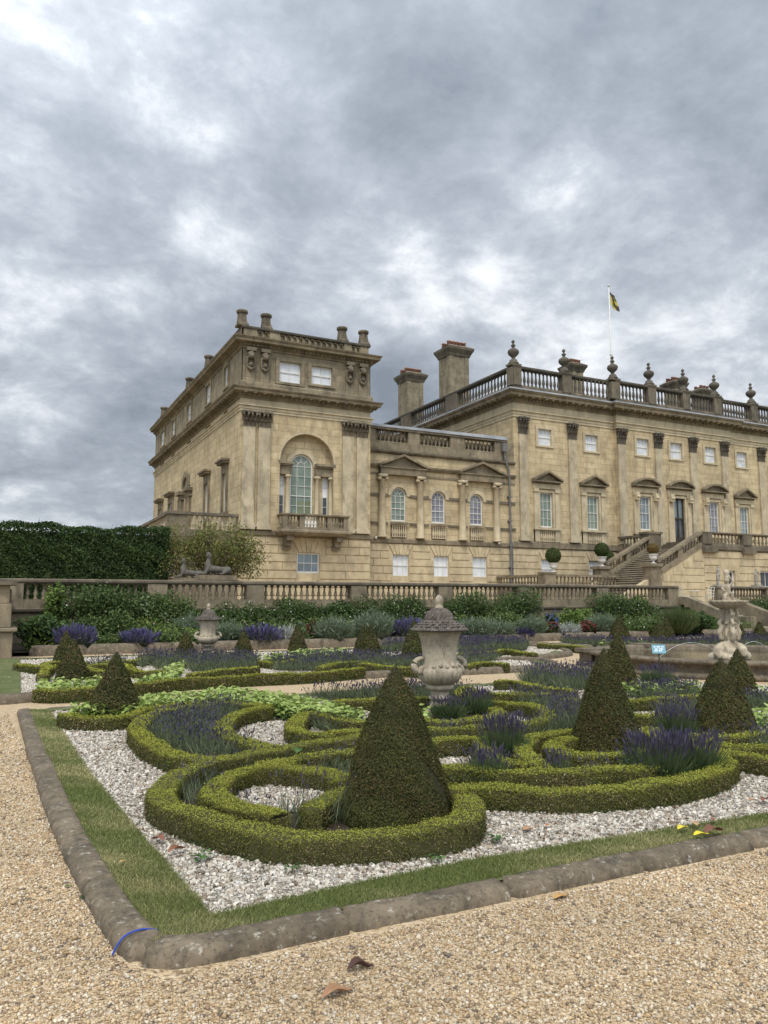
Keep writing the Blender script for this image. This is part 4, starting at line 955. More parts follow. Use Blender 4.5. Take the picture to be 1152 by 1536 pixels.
P = fill([(-3.5,2.2),(6.5,2.0),(6.5,3.55),(.7,3.52),(.56,3.8),(.22,12.3),(-3.5,12.3)],9500)
P = view_filter(P,4.6,12.5); n = len(P); d = np.hypot(P[:,0],P[:,1])
P3_ = np.stack([P[:,0],P[:,1],0*d],1); tone = (1+.16*wob(P3_,1.1,4)+.10*wob(P3_,3.3,9))[:,None]
stones('path_pebbles',P,0,RNG.gamma(6,.00115,n)*(1+.07*np.maximum(d-4,0)),choose(buff,n,[.2,.2,.17,.14,.12,.06,.11])*tone,'loose buff pebbles covering the foreground path','gravel')
# grass of the verge
def grass(name, poly, dens, hgt, label, near, far):
    P = view_filter(fill(poly,dens),near,far); n = len(P); P3 = np.stack([P[:,0],P[:,1],np.full(n,.055)],1); d = np.hypot(P[:,0],P[:,1])
    f = (wob(P3,1.3,2)+wob(P3,4.1,5)*.6); dry = np.clip(f*.9+RNG.uniform(-.25,.45,n),0,1)
    col = lerp((.155,.185,.055),(.44,.39,.20),dry)*(RNG.uniform(.7,1.3,n)[:,None])
    h = hgt*RNG.uniform(.5,1.3,n); T = P3+np.stack([RNG.normal(0,.5,n)*h,RNG.normal(0,.5,n)*h,h],1)
    c = Cards().blades(P3,T,.0028*(1+.22*np.maximum(d-4,0)),col); return tag(c.build(name,M['leaf']),label,'grass',None,'stuff')
grass('verge_grass',[(.72,3.74),(6.5,3.74),(6.5,3.97),(5.17,3.96),(3.41,4.04),(2.62,4.07),(1.98,4.04),(1.03,3.96),(.92,5.75),(.83,7.53),(.77,10.4),(.76,11.95),(.48,12.2),(.54,8),(.60,5.8)],30000,.024,'short mown grass verge inside the near kerb',4.6,13)

# ------------------------------------------------------------------ box hedges
def hedge(pts, label, w=.19, h=.205, px=True, closed=False, z=None):
    z = h if z is None else z
    L = np.array([gp(*p,h*.97)[:2] for p in pts]) if px else np.array(pts,float)
    P = smoothline(L,.05,closed); n = len(P); T = unit(np.gradient(P,axis=0)); Nn = np.stack([T[:,1],-T[:,0]],1)
    D = float(np.hypot(*P.mean(0))); near = np.hypot(P[:,0],P[:,1]).min()
    o = thing('box_hedge',label,'hedge','clipped box hedges of the parterre',(float(P[n//2,0]),float(P[n//2,1]),0))
    prof = np.array([(-.42,-.05),(-.46,.3),(-.465,.88),(-.43,.965),(-.2,.985),(.2,.985),(.43,.965),(.465,.88),(.46,.3),(.42,-.05)]); k = len(prof)
    wv = 1+.10*np.sin(np.arange(n)*.21+D*3)+RNG.normal(0,.02,n); hv = 1+.05*np.sin(np.arange(n)*.17+D*5)+.03*np.sin(np.arange(n)*.53+D*9)
    V = np.stack([np.stack([P[:,0]+Nn[:,0]*a*w*wv,P[:,1]+Nn[:,1]*a*w*wv,h*b*hv],1) for a,b in prof],1).reshape(-1,3)
    V += wob(V,14,D)[:,None]*.008
    F = [(i*k+j,(i+1)*k+j,(i+1)*k+j+1,i*k+j+1) for i in range(n-1) for j in range(k-1)]
    if not closed:
        for b0 in (0,(n-1)*k): F += [(b0,b0+1,b0+8,b0+9),(b0+1,b0+2,b0+7,b0+8),(b0+2,b0+3,b0+6,b0+7),(b0+3,b0+4,b0+5,b0+6)]
    q = np_mesh('twigs',V,np.array(F),M['hedgecore'],o); local(o,q)
    # leaves over the clipped surface
    ls = float(np.clip(.0022*near,.010,.036)); per = 2*h+w; area = (n*.05)*per; m = int(min(area/(ls*ls*.30)*1.3,80000))
    seg = RNG.integers(0,n-1,m); t = RNG.random(m)[:,None]; C = P[seg]*(1-t)+P[seg+1]*t; NN = Nn[seg]; wl = (wv[seg]*w); hl = hv[seg]*h
    s = RNG.random(m)*per; side = np.where(s < h,-1,np.where(s > h+w,1,0))
    a = np.where(side == 0,(s-h)/w-.5,side*.5); zz = np.where(side == 0,1.0,np.where(side < 0,s/h,(s-h-w)/h)); zz = np.where(side == 0,zz,np.clip(zz,0.02,1))
    rnd = np.where(side == 0,1-.05*np.abs(a*2)**6,1); a = a*np.where(side != 0,1-.04*zz**8,1)
    Q = np.stack([C[:,0]+NN[:,0]*a*wl,C[:,1]+NN[:,1]*a*wl,zz*rnd*hl],1)
    Nv = np.where((side == 0)[:,None],np.array([0,0,1.]),np.stack([NN[:,0]*side,NN[:,1]*side,np.zeros(m)],1))
    Q += Nv*(RNG.normal(0,.007,m)+(RNG.random(m) < .03)*RNG.exponential(.016,m)-.035*np.clip(wob(Q,8,D*2.3)-.45,0,1)*(side != 0))[:,None]+wob(Q,14,D)[:,None]*.008
    thin = (wob(Q,6.5,D*3.1) > .42) & (side != 0) & (zz < .7) & (RNG.random(m) < .55); Q[thin] -= Nv[thin]*.05
    if not closed:                                     # leaves on the two clipped ends
        me_ = max(20,int(m*w*h/area)); idx = RNG.choice(m,min(m,2*me_),replace=False)
        for e_,ids in ((0,idx[:len(idx)//2]),(n-1,idx[len(idx)//2:])):
            tt = -T[0] if e_ == 0 else T[-1]; a_ = RNG.uniform(-.47,.47,len(ids)); z_ = RNG.random(len(ids)); bul = .03*(1-(a_*2)**2)
            Q[ids] = np.stack([P[e_,0]+Nn[e_,0]*a_*w+tt[0]*(bul+.01),P[e_,1]+Nn[e_,1]*a_*w+tt[1]*(bul+.01),z_*h],1)
            Nv[ids] = np.array([tt[0],tt[1],0]); zz[ids] = z_; side[ids] = 1
    Nl = unit(Nv+rdir(m)*.75)
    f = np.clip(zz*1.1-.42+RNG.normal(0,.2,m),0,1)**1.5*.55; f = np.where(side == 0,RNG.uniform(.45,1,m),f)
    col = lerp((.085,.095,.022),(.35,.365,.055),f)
    pat = wob(Q,5.0,D*1.7); br = (RNG.random(m) < np.clip(.24+pat*.42,.03,.65)) & (side != 0)
    col[br] = choose([(.22,.17,.085),(.15,.12,.05),(.29,.24,.14),(.11,.095,.035)],int(br.sum()))
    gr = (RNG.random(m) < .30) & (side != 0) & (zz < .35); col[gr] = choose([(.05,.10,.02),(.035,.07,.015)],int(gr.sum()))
    col = col*RNG.uniform(.75,1.25,m)[:,None]
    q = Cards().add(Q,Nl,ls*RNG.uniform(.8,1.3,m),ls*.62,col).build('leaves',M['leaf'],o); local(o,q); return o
H = [
 ([(697,1190),(704,1208),(693,1230),(652,1240),(589,1248),(511,1252),(433,1250),(370,1241),(312,1227),(273,1215),(249,1203),(241,1190),(249,1175),(268,1161),(297,1150),(331,1141),(356,1134),(394,1127),(431,1119),(469,1114),(512,1109),(550,1107)],'sweeping box hedge curling round the front of the largest yew cone'),
 ([(334,1138),(303,1137),(269,1133),(237,1120),(216,1106),(206,1093),(213,1081),(234,1070),(272,1061),(303,1057),(331,1054),(362,1056),(387,1059),(406,1061)],'rounded box hedge loop at the left enclosing a pool of lavender'),
 ([(403,1062),(369,1067),(347,1075),(335,1086),(336,1097),(347,1106),(375,1113),(412,1120)],'short curved box hedge on the left of the round white gravel patch'),
 ([(550,1099),(512,1099),(481,1101),(456,1099),(442,1092),(445,1081),(459,1072),(481,1071),(506,1077),(545,1083)],'small teardrop box hedge just behind the largest yew cone'),
 ([(516,1170),(500,1162),(469,1156),(431,1152),(387,1152),(350,1161),(328,1175),(320,1187),(328,1198),(353,1209),(387,1217),(419,1226)],'inner oval box hedge around white gravel left of the largest cone'),
 ([(466,1213),(492,1196),(516,1186),(545,1180)],'short bright box hedge spur touching the largest cone on its left'),
 ([(394,1146),(430,1139),(469,1134),(506,1130),(545,1126)],'thin box hedge between lavender rows behind the inner oval'),
 ([(600,1079),(636,1080),(670,1082),(709,1080),(738,1076),(750,1069),(742,1062)],'box hedge ring curving in front of the foreground lidded urn'),
 ([(500,1052),(553,1050),(623,1047),(650,1047),(690,1050),(720,1052)],'low box hedge line running behind the foreground lidded urn'),
 ([(720,1051),(764,1054),(795,1059),(816,1064),(823,1071),(813,1079),(787,1085),(761,1089),(722,1092),(686,1093),(644,1092),(610,1092)],'hooked box hedge around white gravel to the right of the foreground urn'),
 ([(640,1112),(686,1110),(717,1108),(728,1118),(735,1131),(753,1140),(780,1144),(801,1150)],'zigzag box hedge between the largest cone and the middle cone'),
 ([(870,1098),(828,1100),(797,1106),(784,1117),(788,1130),(800,1142),(812,1152)],'C shaped box hedge left of the middle yew cone'),
 ([(630,1150),(667,1151),(714,1152),(760,1156),(811,1157),(879,1156),(944,1154),(985,1148)],'straight box hedge second from the front right of the largest cone'),
 ([(675,1188),(698,1181),(738,1181),(800,1183),(828,1185),(896,1183),(964,1178),(1019,1171),(1059,1161),(1082,1150),(1087,1140),(1070,1130)],'long front box hedge edging white gravel at the right of the bed'),
 ([(860,1109),(838,1113),(829,1119),(845,1128),(896,1131),(944,1130),(966,1124)],'box hedge collar around the foot of the middle yew cone'),
 ([(1030,1103),(1060,1106),(1100,1106),(1138,1099)],'box hedge collar in front of the right hand yew cone'),
 ([(975,1092),(980,1102),(996,1112),(1053,1113),(1100,1118),(1160,1120)],'outer box hedge ring near the right hand yew cone'),
 ([(1040,1119),(1060,1124),(1100,1130),(1152,1136),(1220,1140)],'box hedge leaving the frame at the right below the right cone'),
 ([(950,1073),(998,1075),(1045,1078)],'short box hedge between the middle cone and right cone'),
 ([(840,1050),(880,1051),(944,1050),(981,1049),(1019,1047),(1055,1041)],'gently curved box hedge behind the middle yew cone'),
 ([(746,1022),(774,1021),(794,1028),(828,1033),(862,1036)],'low box hedge below the dense lavender near the back path'),
 ([(700,1046),(692,1038),(701,1032),(712,1037),(740,1039),(780,1041),(826,1042)],'curled box hedge tip beside white gravel right of the urn'),
 ([(97,1072),(111,1074),(156,1076),(194,1072),(226,1063),(271,1056),(320,1050)],'box hedge in front of the leftmost cone of the near bed'),
 ([(57,1034),(90,1035),(150,1032)],'short box hedge in front of pale leaves at the far bed corner'),
 ([(205,1026),(250,1021),(300,1017),(380,1013),(467,1009),(543,1003)],'long front box hedge of the far bed beside the cross path'),
 ([(285,1011),(340,1005),(385,1000)],'short box hedge in front of the distant lidded urn'),
 ([(26,996),(45,999),(62,1000),(70,995),(90,993),(130,994)],'box hedge around the leftmost pair of distant cones'),
 ([(64,1012),(70,1003),(80,998)],'short yellowish box hedge beside the second distant cone'),
 ([(128,1000),(150,1007),(180,1005),(190,998),(160,996),(135,998)],'small closed box hedge loop right of the second distant cone'),
 ([(479,1001),(515,994),(550,992)],'short box hedge behind the tip of the largest cone at left'),
 ([(542,996),(580,999),(640,1003)],'low box hedge left of the foreground urn bowl in the far bed'),
 ([(689,982),(740,977),(762,975),(802,981)],'wavy box hedge on the first rounded tip of the far bed'),
 ([(699,998),(730,994),(760,996)],'short box hedge on the second rounded tip of the far bed'),
 ([(150,994),(190,991),(232,987)],'straight box hedge at the back of the far bed near the left cones'),
 ([(192,1000),(200,1004),(215,1007),(245,1008)],'bent box hedge beside pale leaves in the far bed'),
 ([(390,992),(415,994),(440,990)],'short box hedge below the fourth distant cone'),
 ([(808,966),(850,968),(880,971),(915,974)],'low box hedge beyond the gravel left of the fountain basin'),
 ([(1000,966),(1040,969),(1085,968)],'box hedge behind the fountain basin at the right'),
]
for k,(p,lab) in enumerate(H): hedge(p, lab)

# ------------------------------------------------------------------ yew cones
def cone(px, py, tipy, hw, label, z0=0.0, Y=None):
    b = gp(px,py,z0) if Y is None else fy(px,py,Y); d = np.array([b[0],b[1]]); D = np.linalg.norm(d); dep = float(b[:2]@FW[:2]/np.linalg.norm(FW[:2]))
    r = hw*dep/FPX; c = d*(1+r*.9/D); dep2 = dep*(1+r*.9/D); rt_ = ray(px,tipy); t = np.linalg.norm(c)/np.linalg.norm(rt_[:2]); h = EYE+rt_[2]*t-z0
    o = thing('yew_cone',label,'topiary','clipped yew cones of the parterre',(float(c[0]),float(c[1]),z0))
    pw = 1.5 if D < 6.5 else 1.35
    rad = lambda t: r*.92*(1-t**pw)*(1-.06*np.exp(-((t)/.08)**2))+r*.10*np.sqrt(np.clip(1-t,0,1))
    mb = MB(); mb.lathe([(float(rad(t))*.95,h*t) for t in np.linspace(0,.995,16)],(0,0,0),24); mb.build('branches',M['yewcore'],o,True)
    ls = float(np.clip(.0026*D,.013,.05)); m = int(min(pi*r*h*1.15/(ls*ls*.22)*1.6,80000))
    t = 1-np.sqrt(RNG.random(m)); t = np.clip(t,0.004,.995); a = RNG.uniform(0,2*pi,m); q = rad(t)*(1+.045*np.sin(a*2+px)*np.sin(t*5+px)+.03*np.sin(a*5+t*13)+.015*np.sin(a*11+t*31))
    Q = np.stack([q*np.cos(a),q*np.sin(a),h*t],1); Nv = unit(np.stack([np.cos(a),np.sin(a),np.full(m,r/h)],1)); Q += Nv*RNG.normal(0,.006,m)[:,None]
    pat = wob(Q+np.array([px,py,0]),4.5,px); f = np.clip(.42+.35*pat+RNG.normal(0,.28,m),0,1)
    col = lerp((.032,.037,.010),(.120,.128,.034),f); br = RNG.random(m) < np.clip(.14+.22*wob(Q,3.1,py)+.25*np.clip(t-.75,0,1),.02,.6); col[br] = choose([(.17,.105,.045),(.13,.09,.035),(.10,.07,.028)],int(br.sum()))
    Cards().add(Q,unit(Nv+rdir(m)*.8),ls*RNG.uniform(.8,1.5,m),ls*.42,col*RNG.uniform(.7,1.3,m)[:,None]).build('leaves',M['leaf'],o); return o
for a in [(594,1264,997,88,'largest clipped yew cone in the foreground of the parterre'),(911,1148,971,56,'middle yew cone standing in a box collar right of the urn'),
 (1087,1122,987,54,'right hand yew cone in front of the fountain'),(929,1040,946,29,'yew cone rising directly behind the middle cone'),(1110,1058,972,30,'yew cone directly behind the right hand cone'),
 (171,1090,977,41,'leftmost yew cone of the near bed beside pale leaves'),(97,1000,946,18,'further of the two yew cones at the far bed left corner'),(108,1026,957,24,'nearer of the two yew cones at the far bed left corner'),
 (278,994,946,17,'small distant yew cone just left of the smaller lidded urn'),(365,992,942,16,'small distant yew cone just right of the smaller lidded urn'),(446,983,936,16,'small distant yew cone in front of red flowers'),
 (556,992,935,18,'nearer of two overlapping distant cones behind the largest cone'),(545,986,936,16,'hinder of two overlapping distant cones behind the largest cone'),(622,998,929,23,'distant yew cone partly hidden by the foreground lidded urn'),
 (930,972,922,20,'broad distant yew cone beyond the path behind the middle cone'),(988,972,933,17,'distant yew cone above the blue sign, nearer of a pair'),(1001,969,926,15,'distant yew cone above the blue sign, hinder of a pair'),
 (1109,971,929,14,'distant yew cone half hidden behind the fountain stem'),(1141,971,931,15,'distant yew cone in front of terrace steps at the far right')]: cone(*a)
cone(72,874,857,8,'small cone top peeping over the terrace balustrade at the left',1.35,33.0)

# ------------------------------------------------------------------ lavender, pale leaves
LV = [(.072,.064,.122),(.092,.080,.150),(.048,.042,.075),(.125,.112,.165),(.095,.095,.10),(.062,.052,.120),(.11,.10,.085)]
def lav_cards(c, P, h, dens_leaf=5, D=8.0, bright=1.0, spread=.10):
    n = len(P); s = float(np.clip(D/8,.8,3)); P3 = np.stack([P[:,0],P[:,1],np.full(n,.05)],1)
    H_ = h*RNG.uniform(.7,1.15,n); T = P3+np.stack([RNG.normal(0,spread,n),RNG.normal(0,spread,n),H_],1)
    g = lerp((.075,.095,.050),(.15,.17,.10),RNG.random(n)); c.blades(P3,T,.006*s,g)
    for k in range(dens_leaf):
        B = P3+np.stack([RNG.normal(0,.04,n),RNG.normal(0,.04,n),RNG.uniform(0,.04,n)],1); Tt = B+np.stack([RNG.normal(0,.07,n),RNG.normal(0,.07,n),h*RNG.uniform(.3,.72,n)],1)
        c.blades(B,Tt,.008*s,lerp((.060,.085,.040),(.16,.185,.11),RNG.random(n)))
    fl = RNG.random(n) < .78; m = int(fl.sum()); A = unit(T[fl]-P3[fl]); sp = h*RNG.uniform(.08,.17,m)
    for k in range(3):
        cc = choose(LV,m)*bright; c.blades(T[fl]-A*sp[:,None]*.4+rdir(m)*.004,T[fl]+A*sp[:,None],.011*s,cc)
def lav_bed(px, label, h=.34, dens=480, z=.10):
    h *= .70
    poly = [gp(*p,z)[:2] for p in px]; SOILP.append([gp(*p,.06)[:2] for p in px]); P = fill(poly,dens); 
    if len(P) < 3: return
    D = float(np.hypot(*P.mean(0))); c = Cards()
    if D > 14: P = P[::2]
    lav_cards(c,P,h,4,D); return tag(c.build('lavender',M['bloom']),label,'lavender',None,'stuff')
def lav_clump(px, py, rpx, label, h=.42, n=260):
    h *= .80
    b = gp(px,py,.05); dep = float(b[:2]@FW[:2]/np.linalg.norm(FW[:2])); r = rpx*dep/FPX
    o = thing('lavender_bush',label,'lavender','single lavender bushes in the parterre',(float(b[0]),float(b[1]),0))
    a = RNG.uniform(0,2*pi,n); q = r*.6*np.sqrt(RNG.random(n)); P = np.stack([q*np.cos(a),q*np.sin(a)],1); c = Cards()
    P3 = np.stack([P[:,0],P[:,1],np.full(n,.03)],1); H_ = h*RNG.uniform(.7,1.1,n); T = P3+np.stack([P[:,0]*.75+RNG.normal(0,.03,n),P[:,1]*.75+RNG.normal(0,.03,n),H_],1)
    c.blades(P3,T,.007,lerp((.055,.09,.035),(.12,.15,.08),RNG.random(n)))
    for k in range(5):
        B = P3+np.stack([RNG.normal(0,.03,n),RNG.normal(0,.03,n),RNG.uniform(0,.05,n)],1); c.blades(B,B+np.stack([P[:,0]*.8+RNG.normal(0,.04,n),P[:,1]*.8+RNG.normal(0,.04,n),h*RNG.uniform(.3,.7,n)],1),.009,lerp((.045,.08,.025),(.11,.15,.07),RNG.random(n)))
    c.build('stems',M['leaf'],o); f = Cards(); fl = RNG.random(n) < .8; m = int(fl.sum()); A = unit(T[fl]-P3[fl]); sp = h*RNG.uniform(.10,.19,m)
    for k in range(3): f.blades(T[fl]-A*sp[:,None]*.4+rdir(m)*.005,T[fl]+A*sp[:,None],.0115,choose(LV,m))
    f.build('flowers',M['bloom'],o); return o
SOILP = []
z2 = lambda L: [(x/2.88,980+y/2.88) for x,y in L]
z3 = lambda L: [(200+x/3.2,1000+y/3.2) for x,y in L]
lav_bed(z2([(640,350),(660,310),(760,280),(900,250),(1000,235),(1070,245),(980,285),(945,335),(965,385),(1050,405),(1100,412),(1000,448),(850,448),(700,400)]),'lavender filling the left hand hedge loop')
lav_bed(z3([(200,620),(235,570),(300,515),(420,480),(600,440),(760,415),(750,445),(600,478),(460,510),(375,560),(365,630),(480,700),(650,740),(700,765),(500,765),(350,705),(240,665)]),'lavender between the front hedge and inner oval hedge',.30,330)
lav_bed([(415,1240),(516,1232),(516,1246),(424,1249)],'lavender sprigs at the left foot of the largest cone',.46,420,.05)
lav_bed(z3([(870,455),(1060,445),(1040,520),(880,500)]),'lavender strip behind the inner oval hedge',.28)
lav_bed(z3([(850,262),(900,252),(1100,280),(1090,308),(900,300)]),'lavender inside the small teardrop hedge',.25)
lav_bed([(453,1047),(560,1039),(650,1035),(700,1037),(690,1045),(560,1050)],'lavender row along the back edge of the near bed',.35)
lav_bed([(644,1100),(740,1100),(730,1110),(648,1110)],'lavender strip in front of the urn hedge',.28)
lav_bed([(775,1106),(800,1092),(850,1072),(878,1062),(878,1085),(865,1096),(820,1098),(795,1104)],'lavender drift left of the middle cone',.36)
lav_bed([(700,1150),(780,1152),(775,1178),(690,1176)],'lavender behind the long front hedge',.30,260)
lav_bed([(815,1166),(985,1166),(985,1176),(820,1180)],'lavender row in front of the middle cone collar',.32,300)
lav_bed([(1120,1112),(1160,1110),(1160,1130),(1128,1128)],'lavender at the right edge below the right cone',.34)
lav_bed([(777,1022),(800,1012),(885,1011),(905,1030),(860,1034),(830,1031),(790,1027)],'dense purple lavender beside the back path left of the cones',.42,500)
lav_bed([(760,1045),(850,1051),(868,1066),(865,1085),(840,1085),(825,1063),(770,1052)],'lavender curve between urn hedge and middle cone',.32)
lav_bed([(945,1038),(1040,1033),(1045,1046),(960,1047)],'lavender strip behind the middle cone',.34)
lav_bed([(990,1064),(1045,1060),(1040,1076),(995,1075)],'lavender patch left of the right cone',.34)
lav_bed([(1118,1052),(1160,1052),(1160,1064),(1120,1062)],'lavender strip right of the right cone',.34)
lav_bed([(225,985),(310,984),(385,988),(385,1002),(330,1005),(290,1007),(272,994),(235,1003)],'lavender around the smaller distant urn',.38,300)
lav_bed([(405,992),(470,986),(540,984),(640,990),(640,1001),(560,999),(470,1006),(412,1005)],'lavender drift across the middle of the far bed',.36,300)
lav_bed([(690,964),(790,966),(788,976),(740,975),(700,984),(690,982)],'lavender behind the foreground urn on the right',.45,350)
lav_bed([(690,986),(740,982),(748,988),(720,994),(692,998)],'lavender strip inside the first bed tip',.34,300)
lav_bed([(840,962),(905,963),(915,970),(860,968)],'lavender beyond the gravel near the broad distant cone',.40,300)
lav_bed([(905,967),(1000,968),(1085,962),(1090,972),(1000,975),(910,974)],'long purple lavender band behind the basin',.45,300)
lav_bed([(1110,962),(1160,960),(1160,972),(1112,974)],'lavender band right of the fountain stem',.5,300)
lav_bed([(120,1003),(150,996),(185,993),(185,999),(140,1004)],'lavender tuft beside the two left cones',.34,300)
lav_bed([(575,970),(612,968),(612,976),(570,978)],'lavender in front of border left of the foreground urn',.45,300)
lav_bed([(205,992),(235,985),(240,995),(210,1000)],'lavender patch beyond the leftmost near cone',.4,300)
for a in [(672,1078,26,'vivid purple lavender bush at the foot of the foreground urn',.34),(714,1071,24,'taller lavender bush right of the foreground urn base',.40),(757,1140,32,'bushy lavender filling the hedge zigzag',.50,300),
 (732,1178,30,'small lavender bush behind the long front hedge',.38,160),(985,1172,44,'left of two big lavender bushes at the right hedge end',.46,420),(1035,1166,44,'right of two big lavender bushes at the right hedge end',.46,420),
 (1012,1110,28,'lavender bush left of the right hand cone',.45),(985,1027,26,'lavender bush at the foot of the blue sign',.42),(835,1176,14,'tiny lavender sprig beside the long hedge row',.34,60)]: lav_clump(*a)
def broad(px, label, h=.20, dens=150, z=.2, c0=(.20,.28,.065), c1=(.40,.48,.16), ls=.11):
    poly = [gp(*p,z)[:2] for p in px]; P = fill(poly,dens); n = len(P)
    if n < 2: return
    a = RNG.uniform(0,2*pi,n); zz = h*RNG.uniform(.45,1.1,n); Q = np.stack([P[:,0],P[:,1],zz],1); ax = np.stack([np.cos(a),np.sin(a),RNG.uniform(-.5,.25,n)],1)
    Nv = unit(np.stack([-ax[:,0]*.25*0+RNG.normal(0,.35,n),RNG.normal(0,.35,n),np.ones(n)],1)); c = Cards()
    c.add(Q,Nv,ls*RNG.uniform(.7,1.3,n),ls*.55,lerp(c0,c1,RNG.random(n)),ax,.22); c.blades(np.stack([P[:,0],P[:,1],np.full(n,.04)],1),Q,.012,lerp((.07,.12,.03),(.12,.2,.05),RNG.random(n)))
    k = RNG.random(n) < .5; c.add(Q[k]*[1,1,.6],Nv[k],ls,ls*.6,lerp((.05,.10,.02),(.12,.2,.04),RNG.random(int(k.sum()))),ax[k],.2)
    return tag(c.build('leafy_ground_cover',M['leaf']),label,'ground cover',None,'stuff')
broad([(105,1062),(140,1058),(200,1049),(240,1045),(300,1041),(340,1034),(375,1037),(430,1045),(480,1054),(550,1071),(548,1078),(500,1077),(470,1070),(430,1066),(410,1061),(350,1052),(280,1054),(225,1062),(190,1067),(110,1067)],'pale green broad leaves along the back of the near bed',.24,800)
broad([(52,1032),(60,1019),(110,1016),(155,1015),(150,1029)],'pale green broad leaves at the far bed left corner',.2,150,ls=.14)
broad([(195,1022),(230,1010),(262,992),(280,992),(272,1006),(240,1021),(205,1026)],'yellow green leaves spilling left of the smaller urn',.2,150,ls=.14)
broad([(385,987),(450,979),(475,976),(520,976),(515,983),(450,985),(395,992)],'pale leaves below the fourth distant cone',.28,90,ls=.16)
broad([(930,1029),(1050,1027),(1055,1036),(940,1035)],'light green leaves behind the middle cone',.26,160,ls=.12)
broad([(1128,1067),(1160,1065),(1160,1087),(1135,1084)],'light green leaves at the right edge beside the right cone',.26,180)
broad([(1125,1036),(1160,1034),(1160,1042),(1128,1042)],'light green leaves at the right edge behind the right cone',.26,150,ls=.12)
broad([(590,1060),(640,1056),(652,1076),(600,1076)],'fresh green leaves left of the foreground urn base',.2,200,ls=.10)
broad([(900,963),(985,963),(985,967),(900,968)],'pale leaves at the foot of the distant right cones',.26,60,ls=.16)

# ------------------------------------------------------------------ stone urns
def lidded_urn(px, py, topy, label, rz):
    b = gp(px,py); r_ = ray(px,topy); d = np.hypot(b[0],b[1]); t = d/np.hypot(r_[0],r_[1]); Ht = EYE+r_[2]*t; s = Ht/1.945
    o = thing('lidded_urn',label,'urn','stone urns with carved lids',(float(b[0]),float(b[1]),0),rz); o.scale = (s,s,s)
    mb = MB(); mb.box(-.27,.27,-.27,.27,-.05,.06); mb.lathe([(.27,.06),(.25,.11),(.19,.17),(.155,.22),(.145,.29),(.15,.30),(.175,.325),(.18,.35),(.15,.375),(.145,.43),(.16,.455),(.215,.475),(.225,.51),(.215,.535),(.17,.555)],n=28)
    mb.build('foot',M['urn'],o,True)
    gad = lambda a,z: 1+(.075*(abs(sin(a*12))-.6) if .57 < z < .80 else 0)
    mb = MB(); mb.lathe([(.15,.54),(.21,.55),(.275,.585),(.325,.64),(.35,.70),(.352,.75),(.335,.79),(.305,.81),(.30,.825),(.285,.84),(.272,.86),(.268,.95),(.272,1.05),(.285,1.15),(.305,1.25),(.335,1.33),(.365,1.37),(.365,1.39)],n=96,mod=gad)
    bo = mb.build('bowl',M['urn'],o,True)
    mb = MB(); pr = [(.36,1.365),(.43,1.37),(.462,1.388),(.46,1.405),(.41,1.43)]
    for i in range(3): r = .41-.058*i; z = 1.43+.036*i; pr += [(r,z),(r-.003,z+.024),(r-.05,z+.037)]
    pr += [(.235,1.545),(.23,1.57),(.215,1.62),(.185,1.67),(.13,1.715),(.08,1.735)]
    rn = np.random.default_rng(3).random(4000)
    mb.lathe(pr,n=64,mod=lambda a,z: 1+(.045*sin(a*20+z*90)*abs(sin(z*61))+.03*(rn[int(a*300+z*977)%4000]-.5) if z > 1.41 else 0)); ld = mb.build('lid',M['urnlid'],o)
    mb = MB(); mb.lathe([(.08,1.73),(.062,1.745),(.066,1.76),(.055,1.775),(.052,1.785),(.068,1.82),(.066,1.87),(.045,1.915),(.015,1.94),(0,1.945)],n=14,mod=lambda a,z: 1+.05*sin(a*7+z*60)); mb.build('finial',M['urn'],ld,True)
    for sd in (-1,1):                                # scroll handles springing from the bowl
        P = [(sd*(.30+.135*sin(t)),0,.74+.105*(1-cos(t))) for t in np.linspace(.2,pi*1.05,13)]
        mb = MB(); mb.tube(P,[.052]*6+[.048,.044,.04,.038,.036,.034,.03],10); mb.build('handle',M['urn'],o,True)
    B = [[(sd*.34,dy,.80,.045),(sd*.36,dy*1.1,.75,.045)] for sd in (-1,1) for dy in (-.07,.07)]
    for q_ in range(5): a_ = -pi/2+(q_-2)*.35; B.append([(.29*cos(a_),.29*sin(a_),.83+.02*(q_%2),.04)])
    blob('carved_frieze',B,.012,M['urn'],bo,1)
    return o
lidded_urn(660,1079,892,'large lichened stone urn with lid and handles in the near bed',-.12)
lidded_urn(311,990,905,'smaller looking distant stone urn with domed lid in the far bed',-.35)
for ob_ in [o for o in bpy.data.objects if o.name.startswith('lidded_urn')]: pass

# ------------------------------------------------------------------ terrace retaining wall
tw = thing('terrace_wall','long stone terrace wall topped by a balustrade behind the flower border','balustrade')
TWY = 30.0; tx0,tx1 = -8.0,32.45
def terrace(o, x0, x1, piers):
    mb = MB(); mb.box(x0,x1,TWY,TWY+.5,-.2,1.12); mb.box(x0,x1,TWY-.02,TWY+.48,1.30,1.62); mb.box(x0,x1,TWY-.05,TWY+.5,0,.35); mb.build('wall',M['terrace'],o)
    mb = MB(); mb.sweep([(x0,TWY),(x1,TWY)],[(-.45,1.12),(.02,1.12),(.12,1.2),(.14,1.28),(.04,1.305),(-.45,1.31)]); mb.build('string_course',M['dark'],o)
    mb = MB(); mb.sweep([(x0,TWY),(x1,TWY)],[(-.38,2.18),(.04,2.18),(.09,2.24),(.09,2.31),(.05,2.35),(-.38,2.36)]); mb.build('coping',M['dark'],o)
    for p in piers: mb = MB(); mb.box(p-.36,p+.36,TWY-.05,TWY+.36,1.3,2.19); mb.build('pier',M['terrace'],o)
    ed = sorted([x0]+[v for p in piers for v in (p-.36,p+.36)]+[x1]); return ed
piers = [ux(p,890,TWY) for p in (18,236,383,538,668,785,903,1009)]
ed = terrace(tw,tx0,tx1,piers); nb = 0
